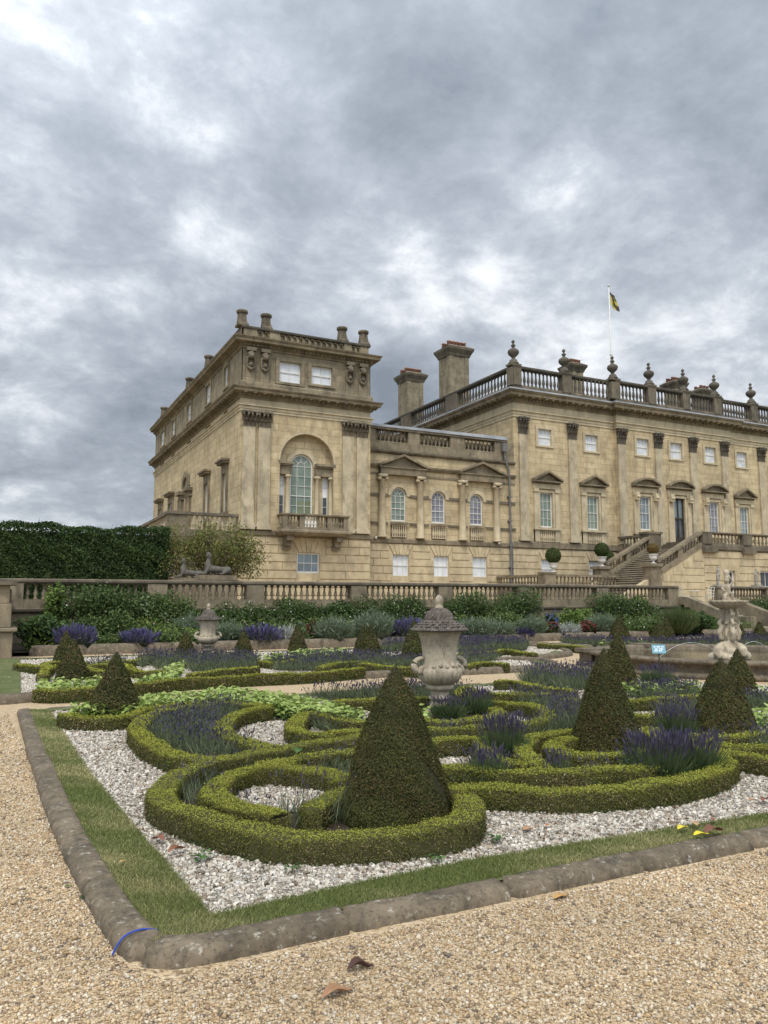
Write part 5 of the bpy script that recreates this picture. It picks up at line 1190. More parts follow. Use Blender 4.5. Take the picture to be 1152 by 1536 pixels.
for i in range(0,len(ed),2):
    a,b = ed[i],ed[i+1]; k = int((b-a)/.25)
    if b < 0: continue
    for j in range(k):
        x = a+(b-a)*(j+.5)/k
        if x > 0.2 and nb < 132: bal(tw,'terrace',x,TWY+.16,1.62,2.18,.74); nb += 1
tw2 = thing('terrace_wall','shorter terrace balustrade carrying two statues right of the fountain','balustrade')
ed = terrace(tw2,35.35,52,[35.8,39.8,44])
for i in range(2,len(ed)-1,2):
    a,b = ed[i],ed[i+1]; k = int((b-a)/.25)
    for j in range(k): bal(tw2,'terrace',a+(b-a)*(j+.5)/k,TWY+.16,1.62,2.18,.74)
# big end pier at the left
ep = thing('gate_pier','massive stone pier at the left edge in front of the border','pier')
mb = MB(); ex0,ex1 = -.75,.37; 
def pierbox(z0,z1,e): mb.box(ex0-e,ex1+e,23.3-e,24.4+e,z0,z1)
pierbox(0,.75,.06); pierbox(.752,.85,.16); pierbox(.852,1.5,.0); mb.build('shaft',M['terrace'],ep,False,.02)
mb = MB(); pierbox(1.502,2.0,-.06); mb.box(ex0,ex1,24.4,30,0,1.9); mb.build('upper_block',M['terrace'],ep,False,.02)
mb = MB(); pierbox(2.0,2.1,.1); mb.build('cap',M['dark'],ep)
# steps through the terrace wall behind the fountain
ts = thing('garden_steps','flight of stone garden steps through the terrace wall behind the fountain','steps')
mb = MB()
for i in range(10): mb.box(32.45,35.2-.03*(9-i),26.2+i*.38,30.2 if i == 9 else 26.2+(i+1)*.38+.03,.012*i,.135*(i+1))
mb.build('steps',M['step'],ts)
for x in (32.45,35.62): 
    mb = MB(); F = FWt(x); mb.prism(F,[(25.6,0),(30.1,0),(30.1,1.75),(29.4,1.75),(26.6,.8),(25.6,.8)],-.42,0); mb.build('side_wall',M['terrace'],ts)

# ------------------------------------------------------------------ fountain
FX,FY_ = FCX,FCY
f0 = gp(1093,990,.0)
bs = thing('fountain_basin','round stone fountain basin with moulded rim and square piers','basin',None,(FX,FY_,0))
mb = MB(); R = 3.05
mb.lathe([(R+.10,0),(R+.12,.08),(R+.02,.12),(R-.02,.22),(R+.02,.28),(R+.14,.31),(R+.16,.36),(R+.12,.39),(R-.22,.39),(R-.26,.34),(R-.26,.02)],n=72); mb.build('rim',M['kerb'],bs,True)
for a in (2.42,1.42):
    mb = MB()
    c,s_ = (R+.05)*cos(a),(R+.05)*sin(a)
    mb.box(c-.28,c+.28,s_-.28,s_+.28,.0,.1); mb.box(c-.22,c+.22,s_-.22,s_+.22,.1,.32); mb.box(c-.30,c+.30,s_-.30,s_+.30,.32,.42)
    mb.build('pier',M['kerb'],bs,False,.015)
mb = MB(); mb.add([(2.8*cos(2*pi*k/48),2.8*sin(2*pi*k/48),.27) for k in range(48)],[tuple(range(48))]); mb.build('water',M['water'],bs)
fc = gp(1093,968,.0); dd = 18.1; q_ = FW*0
fx = ray(1093,968); fx = fx/np.hypot(fx[0],fx[1])*19.6+RT*.03
ft = thing('fountain','pale stone fountain with a putto over a scalloped bowl and rocky base','fountain',None,(float(fx[0]),float(fx[1]),.2)); FS_ = .83; ft.scale = (FS_,)*3; ft.rotation_euler = (0,0,-.5)
B = []
for k in range(14):
    a = 2*pi*k/14; r = .40+.05*sin(k*2.3); B.append([(r*cos(a),r*sin(a),.12+.05*sin(k*1.7),.13+.03*cos(k*3.1))])
for k in range(9): a = 2*pi*k/9+.3; B.append([(.27*cos(a),.27*sin(a),.30+.04*sin(k*2.9),.12)])
for k in range(4):                                    # dolphins with raised tails
    a = pi/2*k+.4; c,s_ = cos(a),sin(a); B.append([(.50*c,.50*s_,.22,.09),(.46*c,.46*s_,.34,.11),(.36*c,.36*s_,.42,.09),(.25*c,.25*s_,.50,.06)])
B.append([(0,0,.0,.42),(0,0,.35,.25),(0,0,.6,.16)])
blob('rocky_base',B,.03,M['fount'],ft,1)
B = [[(0,0,.5,.17),(0,0,.75,.15),(0,0,1.2,.12),(0,0,1.42,.15)]]
for k in range(4):
    a = pi/2*k; c,s_ = cos(a),sin(a)
    B += [[(.22*c,.22*s_,.62,.07),(.26*c,.26*s_,.78,.08),(.20*c,.20*s_,.95,.07),(.28*c,.28*s_,1.05,.05),(.17*c,.17*s_,1.16,.06)],[(.16*c,.16*s_,1.16,.05),(.25*c,.25*s_,1.30,.055),(.2*c,.2*s_,1.42,.06)]]
    a += pi/4; c,s_ = cos(a),sin(a); B += [[(.18*c,.18*s_,.85,.05),(.21*c,.21*s_,.72,.05),(.18*c,.18*s_,.62,.04)],[(.17*c,.17*s_,1.05,.055)]]
blob('carved_stem',B,.022,M['fount'],ft,1)
mb = MB(); sc_ = lambda a,z: 1+(.035*sin(a*20) if z > 1.55 else 0)
mb.lathe([(.12,1.42),(.20,1.44),(.32,1.48),(.43,1.56),(.50,1.63),(.515,1.66),(.50,1.67),(.44,1.62),(.2,1.56)],n=80,mod=sc_); mb.build('bowl',M['fount'],ft,True)
B = [[(0,0,1.58,.16),(0,0,1.66,.15),(.0,.03,1.76,.11)],[(.12,.05,1.66,.09),(.2,0,1.62,.06)],[(-.10,-.06,1.66,.09)],                                     # rock seat
  [(0,0,1.84,.085),(.01,0,1.93,.085),(.0,.01,2.02,.095),(.0,.01,2.10,.07)],[(0,.0,2.14,.04),(-.01,-.01,2.22,.078)],                      # torso, head
  [(-.05,-.02,1.83,.065),(-.12,-.12,1.80,.055),(-.13,-.14,1.70,.045),(-.15,-.12,1.60,.04),(-.18,-.16,1.58,.03)],[(.05,-.02,1.83,.065),(.06,-.14,1.86,.055),(.08,-.15,1.74,.045),(.09,-.13,1.62,.04),(.10,-.18,1.6,.03)],
  [(-.10,.01,2.09,.04),(-.15,-.02,2.0,.036),(-.10,-.09,1.93,.03)],[(.10,.01,2.09,.04),(.155,0,2.18,.036),(.10,-.01,2.30,.03)],
  [(0,0,2.31,.075),(0,0,2.37,.06)],[(0,0,2.40,.075),(0,0,2.45,.085)],[(.03,0,2.33,.07)]]
blob('putto',B,.016,M['fount'],ft,1)
for i,a in enumerate((pi*.86,.1)):
    c,s_ = cos(a+.5),sin(a+.5); mb = MB(); mb.tube([(c*(.5+1.6*t),s_*(.5+1.6*t),.35+.9*t-1.25*t*t) for t in np.linspace(0,1,14)],.006,5); mb.build('water_jet',M['spout'],ft,True)
sg = gp(990,1020); sn = thing('information_sign','small pale blue sign on a thin black post before the fountain','sign',None,(float(sg[0]),float(sg[1]),0),-.5)
mb = MB(); mb.tube([(0,0,0),(0,0,.58)],.014,8); mb.build('post',M['iron'],sn,True)
mb = MB(); mb.add([(-.135,-.03,.53),(.135,-.03,.53),(.135,.03,.70),(-.135,.03,.70),(-.135,-.015,.525),(.135,-.015,.525),(.135,.045,.695),(-.135,.045,.695)],[(0,1,2,3),(4,7,6,5),(0,4,5,1),(1,5,6,2),(2,6,7,3),(3,7,4,0)]); bd = mb.build('board',M['sign'],sn)
mb = MB()
for r,(z,segs) in enumerate(((.655,((-.10,-.06),(-.04,.03),(.05,.10))),(.615,((-.08,-.02),(0,.09))),(.578,((-.10,-.03),(-.01,.06))))):
    for a,b in segs: y = -.03+(z-.53)*.353-.003; mb.add([(a,y-.004,z-.008),(b,y-.004,z-.008),(b,y+.001,z+.008),(a,y+.001,z+.008)],[(0,1,2,3)])
mb.build('lettering',M['sign_ink'],bd)

# ------------------------------------------------------------------ statues, sphinxes, pots, garden chairs
def sphinx(px, py, Y, s, label):
    p = fy(px,py,Y); o = thing('sphinx_statue',label,'statue','grey sphinxes behind the balustrade',(float(p[0]),Y,ZT)); zb = p[2]-ZT
    mb = MB(); mb.box(-1.25*s,1.2*s,-.5*s,.5*s,0,zb-.2); mb.box(-1.3*s,1.25*s,-.55*s,.55*s,zb-.2,zb); mb.build('plinth',M['terrace'],o)
    q = lambda x,y,z,r: (x*s,y*s,zb+z*s,r*s)
    B = [[q(-.55,0,.42,.26),q(-.1,0,.40,.24),q(.35,0,.36,.24),q(.75,0,.34,.28)],[q(-.55,0,.42,.27),q(-.62,0,.72,.24),q(-.60,0,.95,.15)],
      [q(-.60,0,.95,.10),q(-.60,0,1.15,.09),q(-.62,0,1.34,.16),q(-.60,0,1.42,.17)],[q(-.52,0,1.3,.16),q(-.48,0,1.12,.12)],[q(-.77,0,1.30,.04)],
      [q(-.6,.17,.6,.13),q(-.75,.2,.3,.1),q(-.8,.2,.12,.1),q(-1.2,.2,.10,.09)],[q(-.6,-.17,.6,.13),q(-.75,-.2,.3,.1),q(-.8,-.2,.12,.1),q(-1.2,-.2,.10,.09)],
      [q(.75,.18,.35,.22),q(.55,.26,.2,.14),q(.35,.3,.1,.09),q(.15,.3,.09,.08)],[q(.75,-.18,.35,.22),q(.55,-.26,.2,.14),q(.35,-.3,.1,.09),q(.15,-.3,.09,.08)],
      [q(.95,0,.2,.06),q(1.1,.1,.12,.05),q(1.12,.3,.1,.05),q(.9,.38,.1,.05)],[q(-.66,.1,.78,.08)],[q(-.66,-.1,.78,.08)]]
    blob('body',B,.045*s,M['sphinx'],o,2)
sphinx(325,863,32.6,.62,'nearer grey stone sphinx lying on a plinth behind the balustrade'); sphinx(286,867,33.6,.54,'smaller looking sphinx half hidden left of the nearer sphinx')
def statue(px, py, Y, h, label, flip=1):
    p = fy(px,py,Y); s = h/1.75; o = thing('garden_statue',label,'statue','stone figures on the terrace balustrade',(float(p[0]),Y,2.36))
    q = lambda x,y,z,r: (x*s*flip,y*s,z*s+.12,r*s)
    mb = MB(); mb.box(-.24,.24,-.2,.2,0,.1); mb.build('plinth',M['statue'],o)
    B = [[q(0,0,1.42,.12),q(0,0,1.2,.15),q(0,0,1.02,.14),q(0,0,.88,.18)],[q(0,0,1.5,.06),q(.01,-.02,1.63,.11)],[q(.07,0,.85,.13),q(.08,.0,.45,.10),q(.07,0,.1,.07),q(.08,-.1,.03,.06)],[q(-.08,0,.85,.13),q(-.12,-.06,.48,.10),q(-.1,.02,.1,.07),q(-.12,-.08,.03,.06)],
      [q(.19,0,1.4,.07),q(.26,0,1.15,.055),q(.16,-.14,1.0,.05)],[q(-.19,0,1.4,.07),q(-.3,-.02,1.22,.055),q(-.22,-.12,1.42,.05)],[q(0,.06,.9,.16),q(.02,.1,.5,.15),q(0,.1,.08,.14)]]
    blob('figure',B,.03*s,M['statue'],o,1)
statue(1078,876,TWY+.16,1.0,'pale standing statue on the balustrade left of the low window'); statue(1135,878,TWY+.16,.92,'pale standing statue on the balustrade nearest the right edge',-1)
def boxball(px,ypot,ytop,pw,Y,z0,lab1,lab2,c0=(.03,.055,.012),c1=(.09,.13,.03)):
    x = ux(px,ypot,Y); zt = fy(px,ytop,Y)[2]; dep = float(np.array([x,Y])@FW[:2]/np.linalg.norm(FW[:2])); w = pw*dep/FPX/2*.88; zp = z0+w*1.9
    o = thing('white_garden_urn',lab1,'urn','white urns on the terrace piers',(x,Y,z0)); mb = MB()
    mb.lathe([(.55*w,0),(.55*w,.12*w),(.3*w,.2*w),(.22*w,.5*w),(.3*w,.6*w),(.62*w,.8*w),(.78*w,1.1*w),(.76*w,1.35*w),(.86*w,1.7*w),(1.02*w,1.82*w),(1.02*w,1.92*w),(.8*w,1.92*w),(.7*w,1.7*w)],n=20); mb.build('bowl',M['whiteurn'],o,True)
    for s in (-1,1): mb = MB(); mb.tube([(s*w*(.74+.22*sin(t)),0,w*(1.05+.5*t/pi)) for t in np.linspace(0,pi,7)],w*.07,6); mb.build('handle',M['whiteurn'],o,True)
    r = (zt-zp)/2.0*.72; cz = zp+r*.98; b = thing('box_ball',lab2,'topiary','clipped balls growing in white urns',(x,Y,zp-.04))
    mb = MB(); mb.lathe([(max(.02,r*.95*sin(a)),cz-zp+.04-r*.95*cos(a)) for a in np.linspace(.02,pi-.02,12)],n=18); mb.build('twigs',M['yewcore'],b,True)
    m = 1800; D_ = rdir(m); Cards().add(D_*r*RNG.uniform(.96,1.05,m)[:,None]+[0,0,cz-zp+.04],unit(D_+rdir(m)*.7),.07,.045,lerp(c0,c1,RNG.random(m))).build('leaves',M['leaf'],b)
boxball(830,845,813,16,ay+.17,3.34,'white urn on the low pier at the left of the staircase','dark green clipped ball in the left white urn')
boxball(903,838,806,17,SY1+.18,3.88,'white urn on the far newel pier of the staircase','green clipped ball in the urn on the far newel pier')
boxball(980,842,809,17,SY0+.18,3.88,'white urn on the near newel pier of the staircase','brownish dry clipped ball in the urn on the near newel pier',(.10,.07,.02),(.26,.18,.06))
boxball(911,837,818,13,42.6,3.6,'white urn half hidden behind the far newel pier urn','small clipped ball half hidden behind the far newel ball')
mb = MB(); xx = ux(911,838,42.6); mb.box(xx-.3,xx+.3,42.3,42.9,ZT,3.6); local(stair,mb.build('newel_pier',M['terrace'],stair))
def chair(px, label, fl):
    p = fy(px,905,29.9); o = thing('garden_chair',label,'chair','cream garden chairs at the table',(float(p[0]),29.9,1.35)); 
    mb = MB()
    mb.box(-.22,.22,-.22,.22,.42,.46); mb.build('seat',M['chair'],o)
    mb = MB(); F = FWt(fl*.24)
    for y in (-.2,0,.2): mb.tube([(fl*.22,y,.46),(fl*.32,y,.95)],.016,6)
    for z in (.6,.75,.93): mb.tube([(fl*(.22+.1*(z-.46)/.49),-.22,z),(fl*(.22+.1*(z-.46)/.49),.22,z)],.02,6)
    mb.build('backrest',M['chair'],o)
    for x,y in ((-.2,-.2),(.2,-.2),(-.2,.2),(.2,.2)): mb = MB(); mb.tube([(x*1.05,y*1.05,0),(x,y,.42)],.017,6); mb.build('leg',M['chair'],o)
chair(1026,'left cream garden chair at the small terrace table',-1); chair(1062,'right cream garden chair at the small terrace table',1)
p = fy(1043,905,29.9); tb_ = thing('garden_table','small round cream table between two garden chairs','table',None,(float(p[0]),29.9,1.35))
mb = MB(); mb.lathe([(.3,.70),(.32,.71),(.32,.73),(.3,.74)],n=20); mb.build('tabletop',M['chair'],tb_)
for k in range(3): mb = MB(); a = 2*pi*k/3; mb.tube([(.26*cos(a),.26*sin(a),0),(.12*cos(a),.12*sin(a),.4),(.22*cos(a),.22*sin(a),.70)],.015,6); mb.build('leg',M['chair'],tb_)
for (px,py,Y,lab) in ((564,806,LY-.12,'tiny white security camera at the wing corner'),(748,814,LY-.12,'tiny white security camera left of the drainpipe'),(251,796,TY-.2,'tiny white security camera on the side terrace pier')):
    p = fy(px,py,Y); o = thing('security_camera',lab,'camera',None,tuple(map(float,p))); mb = MB(); mb.tube([(0,0,0),(-.12,-.26,-.04)],[.09,.075],10); mb.box(-.03,.03,0,.2,-.03,.03); mb.build('housing',M['white'],o)

# ------------------------------------------------------------------ trees, big hedge, border planting
def big_hedge():
    x0,x1,y0,y1 = -9,6.75,35.0,37.5; z0 = ZT; zt = lambda x: 4.72+.08*np.sin(x*1.3)+.05*np.sin(x*4.1)
    o = thing('tall_hedge','tall dark clipped hedge on the terrace at the left','hedge',None,(0,36,ZT)); mb = MB(); mb.box(x0+.2,x1-.2,y0+.2,y1-.2,0,3.1); q = mb.build('branches',M['yewcore'],o); q.location = (0,-36,0)
    c = Cards(); m = 52000; t = RNG.random(m); X = RNG.uniform(x0,x1,m); Z = z0+RNG.random(m)*(zt(X)-z0); Y = np.full(m,y0)
    top = t > .82; Z[top] = zt(X[top])-RNG.exponential(.06,int(top.sum()))+.06; Y[top] = RNG.uniform(y0,y1,int(top.sum()))
    en = (t < .07); X[en] = x1; Y[en] = RNG.uniform(y0,y1,int(en.sum()))
    Q = np.stack([X,Y,Z],1); dv = wob(Q,1.6)*.12+wob(Q,4.5,3)*.07; Q[:,1] -= np.where(top,0,dv)+RNG.exponential(.05,m)*(~top)-.1; sh = (RNG.random(m) < .03) & top; Q[sh,2] += RNG.exponential(.05,int(sh.sum()))
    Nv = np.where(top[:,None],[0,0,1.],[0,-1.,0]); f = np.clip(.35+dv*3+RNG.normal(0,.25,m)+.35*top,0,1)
    c.add(Q-[0,36,ZT],unit(Nv+rdir(m)*.8),RNG.uniform(.08,.15,m),RNG.uniform(.05,.08,m),lerp((.015,.035,.010),(.058,.10,.024),f)); c.build('leaves',M['leaf'],o)
big_hedge()
def bush_tree():
    p = fy(306,868,36.5); o = thing('magnolia_bush','airy olive leaved bush growing against the wing behind the sphinxes','bush',None,(float(p[0]),36.5,ZT)); R_ = np.random.default_rng(5)
    mb = MB(); tips = []
    def grow(a,d,L,r,lv):
        b = a+d*L; mb.tube([a,(a+b)/2+R_.normal(0,.04,3)*L,b],[r,r*.8,r*.6],6)
        if lv == 0: tips.append(b); return
        for k in range(3+(lv>1)):
            nd = unit(d*.9+R_.normal(0,.55,3)+np.array([0,0,.12])); grow(a+(b-a)*R_.uniform(.55,1),nd,L*R_.uniform(.6,.85),r*.6,lv-1)
    for k in range(5): a = 2*pi*k/5; grow(np.array([.15*cos(a),.1*sin(a),0]),unit(np.array([cos(a)*.85,sin(a)*.45,1.0])),1.55,.07,3)
    mb.build('branches',M['bark'],o)
    c = Cards(); T = np.array(tips); T = T[np.abs(T[:,0]) < 2.7]; T[:,2] = np.where(T[:,2] > 4.4,4.4-.5*RNG.random(len(T)),np.maximum(T[:,2],.2)); T[:,1] = np.clip(T[:,1],-1.5,2.2); n = int(13000/len(T))+1
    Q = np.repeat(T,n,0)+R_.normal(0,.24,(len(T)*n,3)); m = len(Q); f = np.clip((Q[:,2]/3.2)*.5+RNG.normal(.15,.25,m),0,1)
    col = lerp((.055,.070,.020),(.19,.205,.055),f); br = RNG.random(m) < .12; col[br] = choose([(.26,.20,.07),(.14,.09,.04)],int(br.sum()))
    c.add(Q,rdir(m),RNG.uniform(.09,.17,m),RNG.uniform(.05,.08,m),col); c.build('leaves',M['leaf'],o)
bush_tree()
KIND = {  # leaf length, width ratio, dark, light, leaf count factor, style
 'dark':(.13,.6,(.026,.050,.015),(.085,.145,.042),1.0,'bush'),'green':(.10,.6,(.040,.070,.019),(.135,.195,.058),1.1,'bush'),'rose':(.09,.65,(.032,.060,.018),(.115,.175,.052),1.2,'bush'),
 'lime':(.12,.7,(.07,.12,.025),(.19,.27,.065),.9,'bush'),'pale':(.13,.7,(.07,.11,.045),(.20,.26,.12),.8,'bush'),'grey':(.20,.14,(.09,.125,.075),(.22,.27,.18),1.0,'spray'),
 'silver':(.12,.25,(.22,.24,.21),(.52,.53,.49),1.0,'spray'),'cat':(.12,.3,(.06,.075,.06),(.13,.15,.12),.8,'spray'),'feather':(.16,.08,(.06,.09,.03),(.15,.18,.07),1.2,'spray')}
def shrub(px, py, hw, top, kind, label, fl=None, nf=0, fs=.06, cat='shrub', fdome=True):
    y0 = min(max(float(gp(px,py,.1)[1]),24.9),29.5); p = fy(px,py,y0); x = float(p[0]); dep = float(np.array([x,y0])@FW[:2]/np.linalg.norm(FW[:2]))
    r = hw*dep/FPX; zt = float(fy(px,top,y0)[2]); h = max(zt-.1,.3); ll,wr,c0,c1,nfac,st = KIND[kind]
    o = thing('rose_bush' if kind == 'rose' else 'border_plant',label,cat,'plants of the terrace border',(x,y0,.1)); ry = min(r,.9); c = Cards()
    nl = 9; LC = [np.array([RNG.uniform(-.55,.55)*r,RNG.uniform(-.5,.5)*ry,h*RNG.uniform(.3,.75)]) for _ in range(nl)]
    if st == 'bush':
        m = int(np.clip(1500*nfac*r*h/.9,500,5200)); k = RNG.integers(0,nl,m); D_ = rdir(m); q = RNG.random(m)**.4; S_ = np.array([r*.48,ry*.48,h*.30])
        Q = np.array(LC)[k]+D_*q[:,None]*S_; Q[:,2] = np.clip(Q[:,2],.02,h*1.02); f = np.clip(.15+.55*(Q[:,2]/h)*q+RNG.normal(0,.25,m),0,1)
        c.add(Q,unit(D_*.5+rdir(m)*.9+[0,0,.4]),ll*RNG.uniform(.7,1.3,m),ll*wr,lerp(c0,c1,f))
        for _ in range(24): a = RNG.uniform(0,2*pi); c.blades(np.array([[0,0,0.]]),np.array([[r*.7*cos(a),ry*.6*sin(a),h*RNG.uniform(.5,.95)]]),.03,np.array([[.06,.055,.025]]))
    else:
        m = int(np.clip(900*nfac*r*h/.5,500,2600)); a = RNG.uniform(0,2*pi,m); q = np.sqrt(RNG.random(m)); B = np.stack([q*r*.35*np.cos(a),q*ry*.35*np.sin(a),np.zeros(m)],1); hh = h*RNG.uniform(.45,1.05,m)
        T = np.stack([q*r*1.0*np.cos(a),q*ry*np.sin(a),hh*(1-.30*q)],1); c.blades(B,T,.022,lerp(c0,c1,RNG.random(m)*.7)); tt = RNG.uniform(.35,1,m)[:,None]; Q = B+(T-B)*tt
        c.add(Q,rdir(m),ll*RNG.uniform(.7,1.3,m),ll*wr,lerp(c0,c1,RNG.random(m)),unit((T-B)+rdir(m)*.3)); LC = [T[i] for i in RNG.integers(0,m,nl)]
    c.build('leaves',M['leaf'],o)
    if fl and nf:
        f = Cards()
        if st == 'bush':
            D_ = unit(rdir(nf)+[0,-.5,.5]); k = RNG.integers(0,nl,nf); Q = np.array(LC)[k]+D_*np.array([r*.52,ry*.55,h*.32]); Q[:,2] = np.clip(Q[:,2],.1,h*1.05)
            for j in range(3): f.add(Q,unit(D_+rdir(nf)*.5),fs*RNG.uniform(.7,1.2,nf),fs*.9,choose(fl,nf))
        else:
            k = RNG.integers(0,m,nf); sp = T[k]; A = unit(T[k]-B[k]); 
            for j in range(3): f.blades(sp-A*.10+rdir(nf)*.012,sp+A*.10*RNG.uniform(.5,1.4,nf)[:,None],fs*.6,choose(fl,nf))
        tag(f.build('flowers',M['bloom'],o),None,None,None,'stuff')
PUR = [(.12,.11,.24),(.17,.155,.30),(.085,.075,.17)]; WHT = [(.62,.60,.55),(.7,.66,.6)]; RED = [(.20,.03,.045),(.14,.02,.035),(.10,.06,.03)]; BLU = [(.22,.24,.60),(.30,.32,.68)]; DRD = [(.20,.055,.045),(.14,.05,.04)]
for a in [
 (150,945,70,874,'rose','large dark climbing rose at the left of the border',WHT,10),(205,940,55,882,'rose','dark climbing rose left of the hollyhock',WHT,6),(240,935,45,878,'green','green climber reaching the coping left of the sphinxes'),
 (270,945,38,890,'green','loose green shrub left of the smaller urn',WHT,8),(340,945,48,903,'rose','white flowered rose behind the smaller urn',WHT,22),(395,940,50,897,'rose','low climbing rose right of the smaller urn',WHT,16),
 (440,945,55,893,'rose','spreading white rose against the wall',WHT,16),(500,948,55,900,'dark','dense dark shrub against the middle of the wall',WHT,4),(560,940,48,890,'rose','white rose left of the foreground urn',WHT,22),
 (610,940,45,884,'rose','white rose just behind the foreground urn lid',WHT,28),(690,940,48,886,'rose','tall rose right of the foreground urn lid',WHT,12),(735,945,40,900,'green','fresh green shrub right of the foreground urn'),
 (782,945,52,878,'rose','biggest dark rose covering the balustrade',WHT,18),(760,955,40,915,'green','green perennials below the biggest rose'),(918,940,55,888,'rose','broad green rose left of the broad distant cone',WHT,8),
 (965,940,40,892,'rose','tall white rose right of the broad distant cone',WHT,14),(975,962,50,922,'green','green perennials behind the distant right cones',WHT,6),(1018,955,36,903,'feather','feathery grey green plant before the garden steps'),
 (1045,962,34,915,'dark','glossy dark shrub beside the garden steps'),(1135,930,28,888,'rose','climbing rose on the wall at the right edge',WHT,10),(860,950,36,912,'lime','lime green shrub left of crimson flowers'),
 (55,975,42,918,'dark','glossy dark shrub beside the left gate pier'),(82,962,19,870,'lime','tall lime green mallow near the left gate pier'),(150,968,50,912,'green','mid green bush behind left catmint'),(112,980,30,935,'cat','purple catmint mound nearest the left pier',PUR,420,.07,'flower'),
 (208,977,30,943,'cat','purple catmint mound left of the blue flowers',PUR,420,.07,'flower'),(165,978,16,948,'green','small green tuft between two catmint mounds'),(212,950,30,890,'pale','pale hollyhock with tall spires',WHT,5),(240,960,16,928,'green','blue flowered clump left of the smaller urn',BLU,60,.13,'flower'),
 (255,975,26,948,'green','low fresh green clump under the blue flowers'),(285,965,26,915,'grey','grey green spiky clump behind the smaller urn'),(340,968,26,925,'grey','grey green spiky clump right of the smaller urn'),(392,975,34,937,'cat','purple catmint mound right of the smaller urn',PUR,450,.07,'flower'),
 (428,970,20,932,'silver','silver white wormwood left of red flowers'),(466,965,14,930,'green','red flowered clump behind the fourth cone',RED,90,.09,'flower'),(500,972,34,918,'grey','arching grey green plant behind the middle wall'),(560,970,34,908,'grey','tall arching grey green plant behind the paired cones'),
 (612,974,32,925,'cat','purple catmint mound left of the foreground urn',PUR,420,.07,'flower'),(588,958,12,930,'lime','small yellow flowered plant left of the foreground urn',[(.42,.36,.05)],60,.07,'flower'),(715,972,34,920,'grey','grey green sage right of the foreground urn'),
 (748,973,30,925,'grey','grey green sage under the biggest rose'),(775,976,27,942,'cat','dusky purple catmint under the biggest rose',[(.07,.06,.14),(.10,.08,.19)],380,.07,'flower'),(800,970,24,918,'grey','upright grey green clump left of dull red flowers'),
 (818,965,20,932,'green','dull red flowered clump in the right border',DRD,120,.08,'flower'),(828,958,10,915,'dark','dark blue delphinium right of dull red flowers',[(.10,.12,.32)],60,.09,'flower'),(853,968,22,930,'silver','bright silver wormwood between two red clumps'),
 (880,966,15,930,'green','crimson flowered mound left of the broad cone',RED,260,.10,'flower'),(905,965,28,915,'grey','grey green sage beside crimson mound')]: shrub(*a)

# ------------------------------------------------------------------ fallen leaves, cord, blue sign of life
def fallen(px, py, size, rz, col, label, z=.012, curl=.5, asp=.45):
    b = gp(px,py,z); o_n = 9; V = []; C = []
    for i in range(o_n):
        t = i/(o_n-1); w = asp*sin(pi*min(t*1.02,1))**.8*.5*(1-.25*t)
        for j in (-1,-.5,0,.5,1): V.append(((t-.5),w*j,curl*.35*abs(j)**1.5*w*2+.10*curl*sin(t*pi)*sin(t*5)+.02)); C.append(np.array(col)*(1.25 if j == 0 else 1)*RNG.uniform(.85,1.12))
    V = np.array(V)*size; ca,sa = cos(rz),sin(rz); V = np.stack([V[:,0]*ca-V[:,1]*sa,V[:,0]*sa+V[:,1]*ca,V[:,2]],1)
    F = np.array([(i*5+j,i*5+j+1,(i+1)*5+j+1,(i+1)*5+j) for i in range(o_n-1) for j in range(4)])
    o = np_mesh('fallen_leaf',V,F,M['dry'],None,np.array(C),True); o.location = tuple(map(float,b)); return tag(o,label,'leaf','fallen leaves')
for a in [(541,1452,.135,.0,(.075,.04,.032),'dark brown curled leaf on the front path',.014,1.3),(506,1490,.15,.15,(.30,.17,.095),'orange brown leaf nearest the camera on the path',.014,.9),(841,1345,.12,.2,(.42,.25,.09),'tan leaf lying against the front kerb'),
 (1072,1247,.20,.05,(.16,.075,.05),'large maroon leaf on the grass verge at right',.10,.8),(1052,1252,.13,-.1,(.62,.50,.04),'lower bright yellow leaf beside the maroon leaf',.10,.6),(1024,1242,.12,.2,(.66,.53,.05),'upper bright yellow leaf near the gravel edge',.10,.6),
 (1042,1235,.12,1.0,(.42,.27,.14),'pale tan leaf between the yellow leaves',.10,.5),(1070,1229,.09,.6,(.22,.09,.05),'small red brown leaf at the verge edge',.10,.8),(1012,1236,.13,0.2,(.15,.11,.08),'grey brown leaf left of the yellow leaves',.09,.5),
 (793,1244,.10,0,(.38,.22,.12),'flat brown leaf on white gravel centre',.07,.5,.7),(822,1238,.06,.5,(.40,.16,.08),'small orange leaf on white gravel beside a brown leaf',.07,.6,.7),(1147,1200,.13,.4,(.20,.085,.05),'red brown leaf on gravel at the right edge',.08,1),
 (1131,1201,.10,-.4,(.36,.22,.14),'tan leaf next to the red brown leaf at the right edge',.075,.7),(236,1259,.12,2.2,(.22,.085,.06),'upper red brown leaf in gravel left of the front hedge',.08,.9),(266,1275,.15,.5,(.22,.10,.06),'lower red brown leaf in gravel left of the front hedge',.08,.9),
 (184,1292,.05,.5,(.45,.30,.12),'tiny tan leaf on the left grass verge',.09,.5),(103,1329,.05,.2,(.06,.12,.03),'small green leaf on the left path',.012,.5),(127,1346,.07,.5,(.035,.06,.02),'dark green leaf beside the left kerb',.012,.6),
 (450,1127,.20,.9,(.06,.12,.03),'large green leaf lying across hedges behind the inner oval',.29,.7,.6),(960,1304,.08,.3,(.05,.09,.03),'green leaf at the front kerb foot on the right',.012,.6)]: fallen(*a)
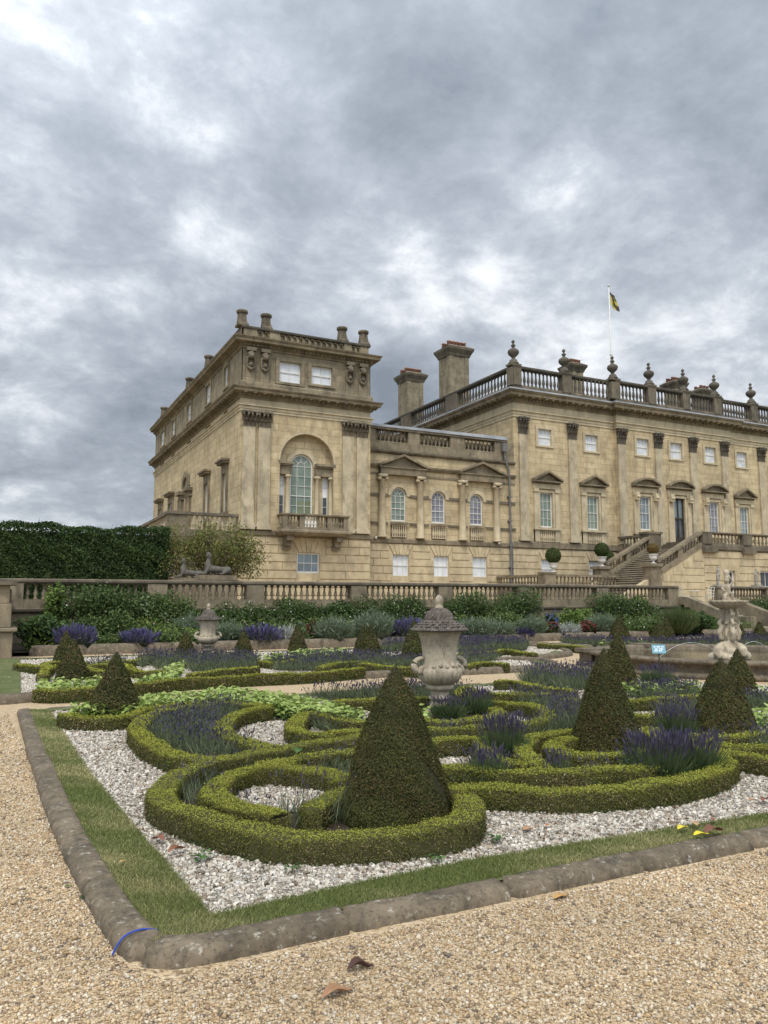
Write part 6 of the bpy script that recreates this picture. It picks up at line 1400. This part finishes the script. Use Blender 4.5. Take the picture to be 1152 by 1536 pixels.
def weed(px, py, label, s=1.0, z=.06):
    b = gp(px,py,z); n = 26; a = RNG.uniform(0,2*pi,n); q = RNG.uniform(.01,.06,n)*s; Q = np.stack([q*np.cos(a),q*np.sin(a),RNG.uniform(.01,.035,n)*s],1)
    o = Cards().add(Q,unit(rdir(n)*.5+[0,0,1]),.03*s,.018*s,lerp((.05,.11,.03),(.11,.2,.06),RNG.random(n)),np.stack([np.cos(a),np.sin(a),0*a],1)).build('weed',M['leaf']); o.location = tuple(map(float,b)); tag(o,label,'weed','small weeds in the gravel')
for a in [(745,1263,'small weed in white gravel right of the front hedge',1.1),(300,1292,'weed in white gravel below the front hedge',1.3),(655,1292,'weed in white gravel at the front hedge foot',1.0),(438,1305,'tiny weed in white gravel near the verge',.9)]: weed(*a)
mb = MB(); A = np.array([.545,3.83,.012]); Bp = np.array([.755,3.885,.062])
mb.tube(smoothline(np.array([A,[.565,3.84,.045],[.60,3.85,.078],[.66,3.862,.088],[.72,3.876,.076],Bp]),.01),.0045,8)
tag(mb.build('blue_cord',M['cord'],None,True),'thin bright blue cord looped over the kerb corner','cord')

# crushed white stone, kept off the planted soil
wht = [(.62,.575,.50),(.53,.475,.395),(.45,.385,.31),(.67,.63,.56),(.34,.265,.19),(.21,.165,.12)]
SOILP += [[gp(*p,.06)[:2] for p in q] for q in ([(248,1205),(300,1160),(400,1132),(520,1116),(600,1110),(700,1190),(690,1226),(589,1250),(433,1250),(300,1225)],
  [(213,1093),(240,1075),(330,1058),(400,1062),(345,1080),(338,1100),(400,1125),(330,1137),(250,1125)],[(846,1116),(975,1116),(960,1128),(850,1128)],[(600,1062),(735,1058),(745,1072),(680,1082),(600,1080)],[(700,1155),(985,1152),(1075,1140),(1070,1160),(960,1178),(700,1180)])]
HOLE = [gp(*p,.06)[:2] for p in ((330,1187),(350,1168),(400,1160),(470,1163),(520,1178),(500,1202),(470,1216),(420,1222),(350,1207))]
mb = MB()
for i,q in enumerate(SOILP): mb.add([(p[0],p[1],.048+.0004*i) for p in q],[tuple(range(len(q)))])
tag(mb.build('planting_soil',M['soil']),None,None,None,'structure')
sheet('white_gravel',HOLE,.067,M['wgravel'])
def off_soil(P):
    bad = np.zeros(len(P),bool)
    for q in SOILP: bad |= pip(P,q)
    return P[~bad | pip(P,HOLE)]
P = off_soil(fill(inner_poly,2600)); P = view_filter(P,6.5,15); n = len(P); d = np.hypot(P[:,0],P[:,1])
stones('white_stones',P,np.where(pip(P,HOLE),.068,.045),RNG.gamma(9,.00125,n).clip(.006,.02)*(1+.05*np.maximum(d-6,0)),choose(wht,n,[.32,.22,.16,.14,.1,.06]),'crushed white stones between the box hedges','gravel',CUB_V,CUB_F,.75)
P = off_soil(fill(bedF,320)); n = len(P)
stones('white_stones',P,.045,RNG.uniform(.02,.035,n),choose(wht,n,[.32,.22,.16,.14,.1,.06]),'crushed white stones between hedges of the far bed','gravel')

# leaf litter gathered at the hedge feet, its brown also painting in contact shade
c = Cards(); P = []
for pts,_ in H[:18]:
    L_ = smoothline(np.array([gp(*p,.17)[:2] for p in pts]),.05); Tn = unit(np.gradient(L_,axis=0)); n_ = len(L_)*5; k = RNG.integers(0,len(L_),n_)
    P.append(L_[k]+np.stack([Tn[k,1],-Tn[k,0]],1)*((.10+RNG.exponential(.035,n_))*RNG.choice([-1,1],n_))[:,None])
P = off_soil(np.concatenate(P)); n = len(P); Q = np.stack([P[:,0],P[:,1],RNG.uniform(.062,.085,n)],1)
c.add(Q,unit(rdir(n)*.5+[0,0,1]),RNG.uniform(.012,.03,n),RNG.uniform(.008,.016,n),choose([(.10,.065,.035),(.06,.045,.025),(.16,.11,.055),(.045,.06,.02),(.07,.09,.03)],n))
tag(c.build('leaf_litter',M['dry']),'brown clippings and leaf litter at the foot of the box hedges','leaf litter',None,'stuff')

# low mixed foliage knitting the border together
P = fill([(.9,25.0),(32,25.0),(32,29.4),(.9,29.4)],95); n = len(P); P3 = np.stack([P[:,0],P[:,1],0*P[:,0]],1); k = wob(P3,.9,3)+.6*wob(P3,2.7,8)
h_ = np.clip(.38+.25*k+(P[:,1]-25)*.10,.08,1.1); Q = np.stack([P[:,0],P[:,1],.1+h_*RNG.random(n)],1); Q = np.repeat(Q,4,0)+RNG.normal(0,.10,(4*n,3)); Q[:,2] = np.maximum(Q[:,2],.11); kk = np.repeat(wob(P3,1.7,12),4); f = RNG.random(4*n)
col = np.where((kk > .25)[:,None],lerp((.08,.11,.05),(.20,.25,.12),f),np.where((kk < -.3)[:,None],lerp((.07,.11,.02),(.20,.27,.06),f),lerp((.035,.065,.018),(.12,.18,.05),f)))
c = Cards().add(Q,unit(rdir(4*n)+[0,0,.5]),RNG.uniform(.06,.15,4*n),RNG.uniform(.03,.07,4*n),col)
j = RNG.random(4*n) < .012; c.add(Q[j]+[0,0,.12],unit(rdir(int(j.sum()))+[0,-.6,.5]),.06,.055,choose([(.65,.62,.58),(.65,.60,.30),(.20,.17,.42),(.55,.30,.40)],int(j.sum())))
tag(c.build('border_foliage',M['leaf']),'low mixed green foliage filling the border below the terrace wall','border plants',None,'stuff')
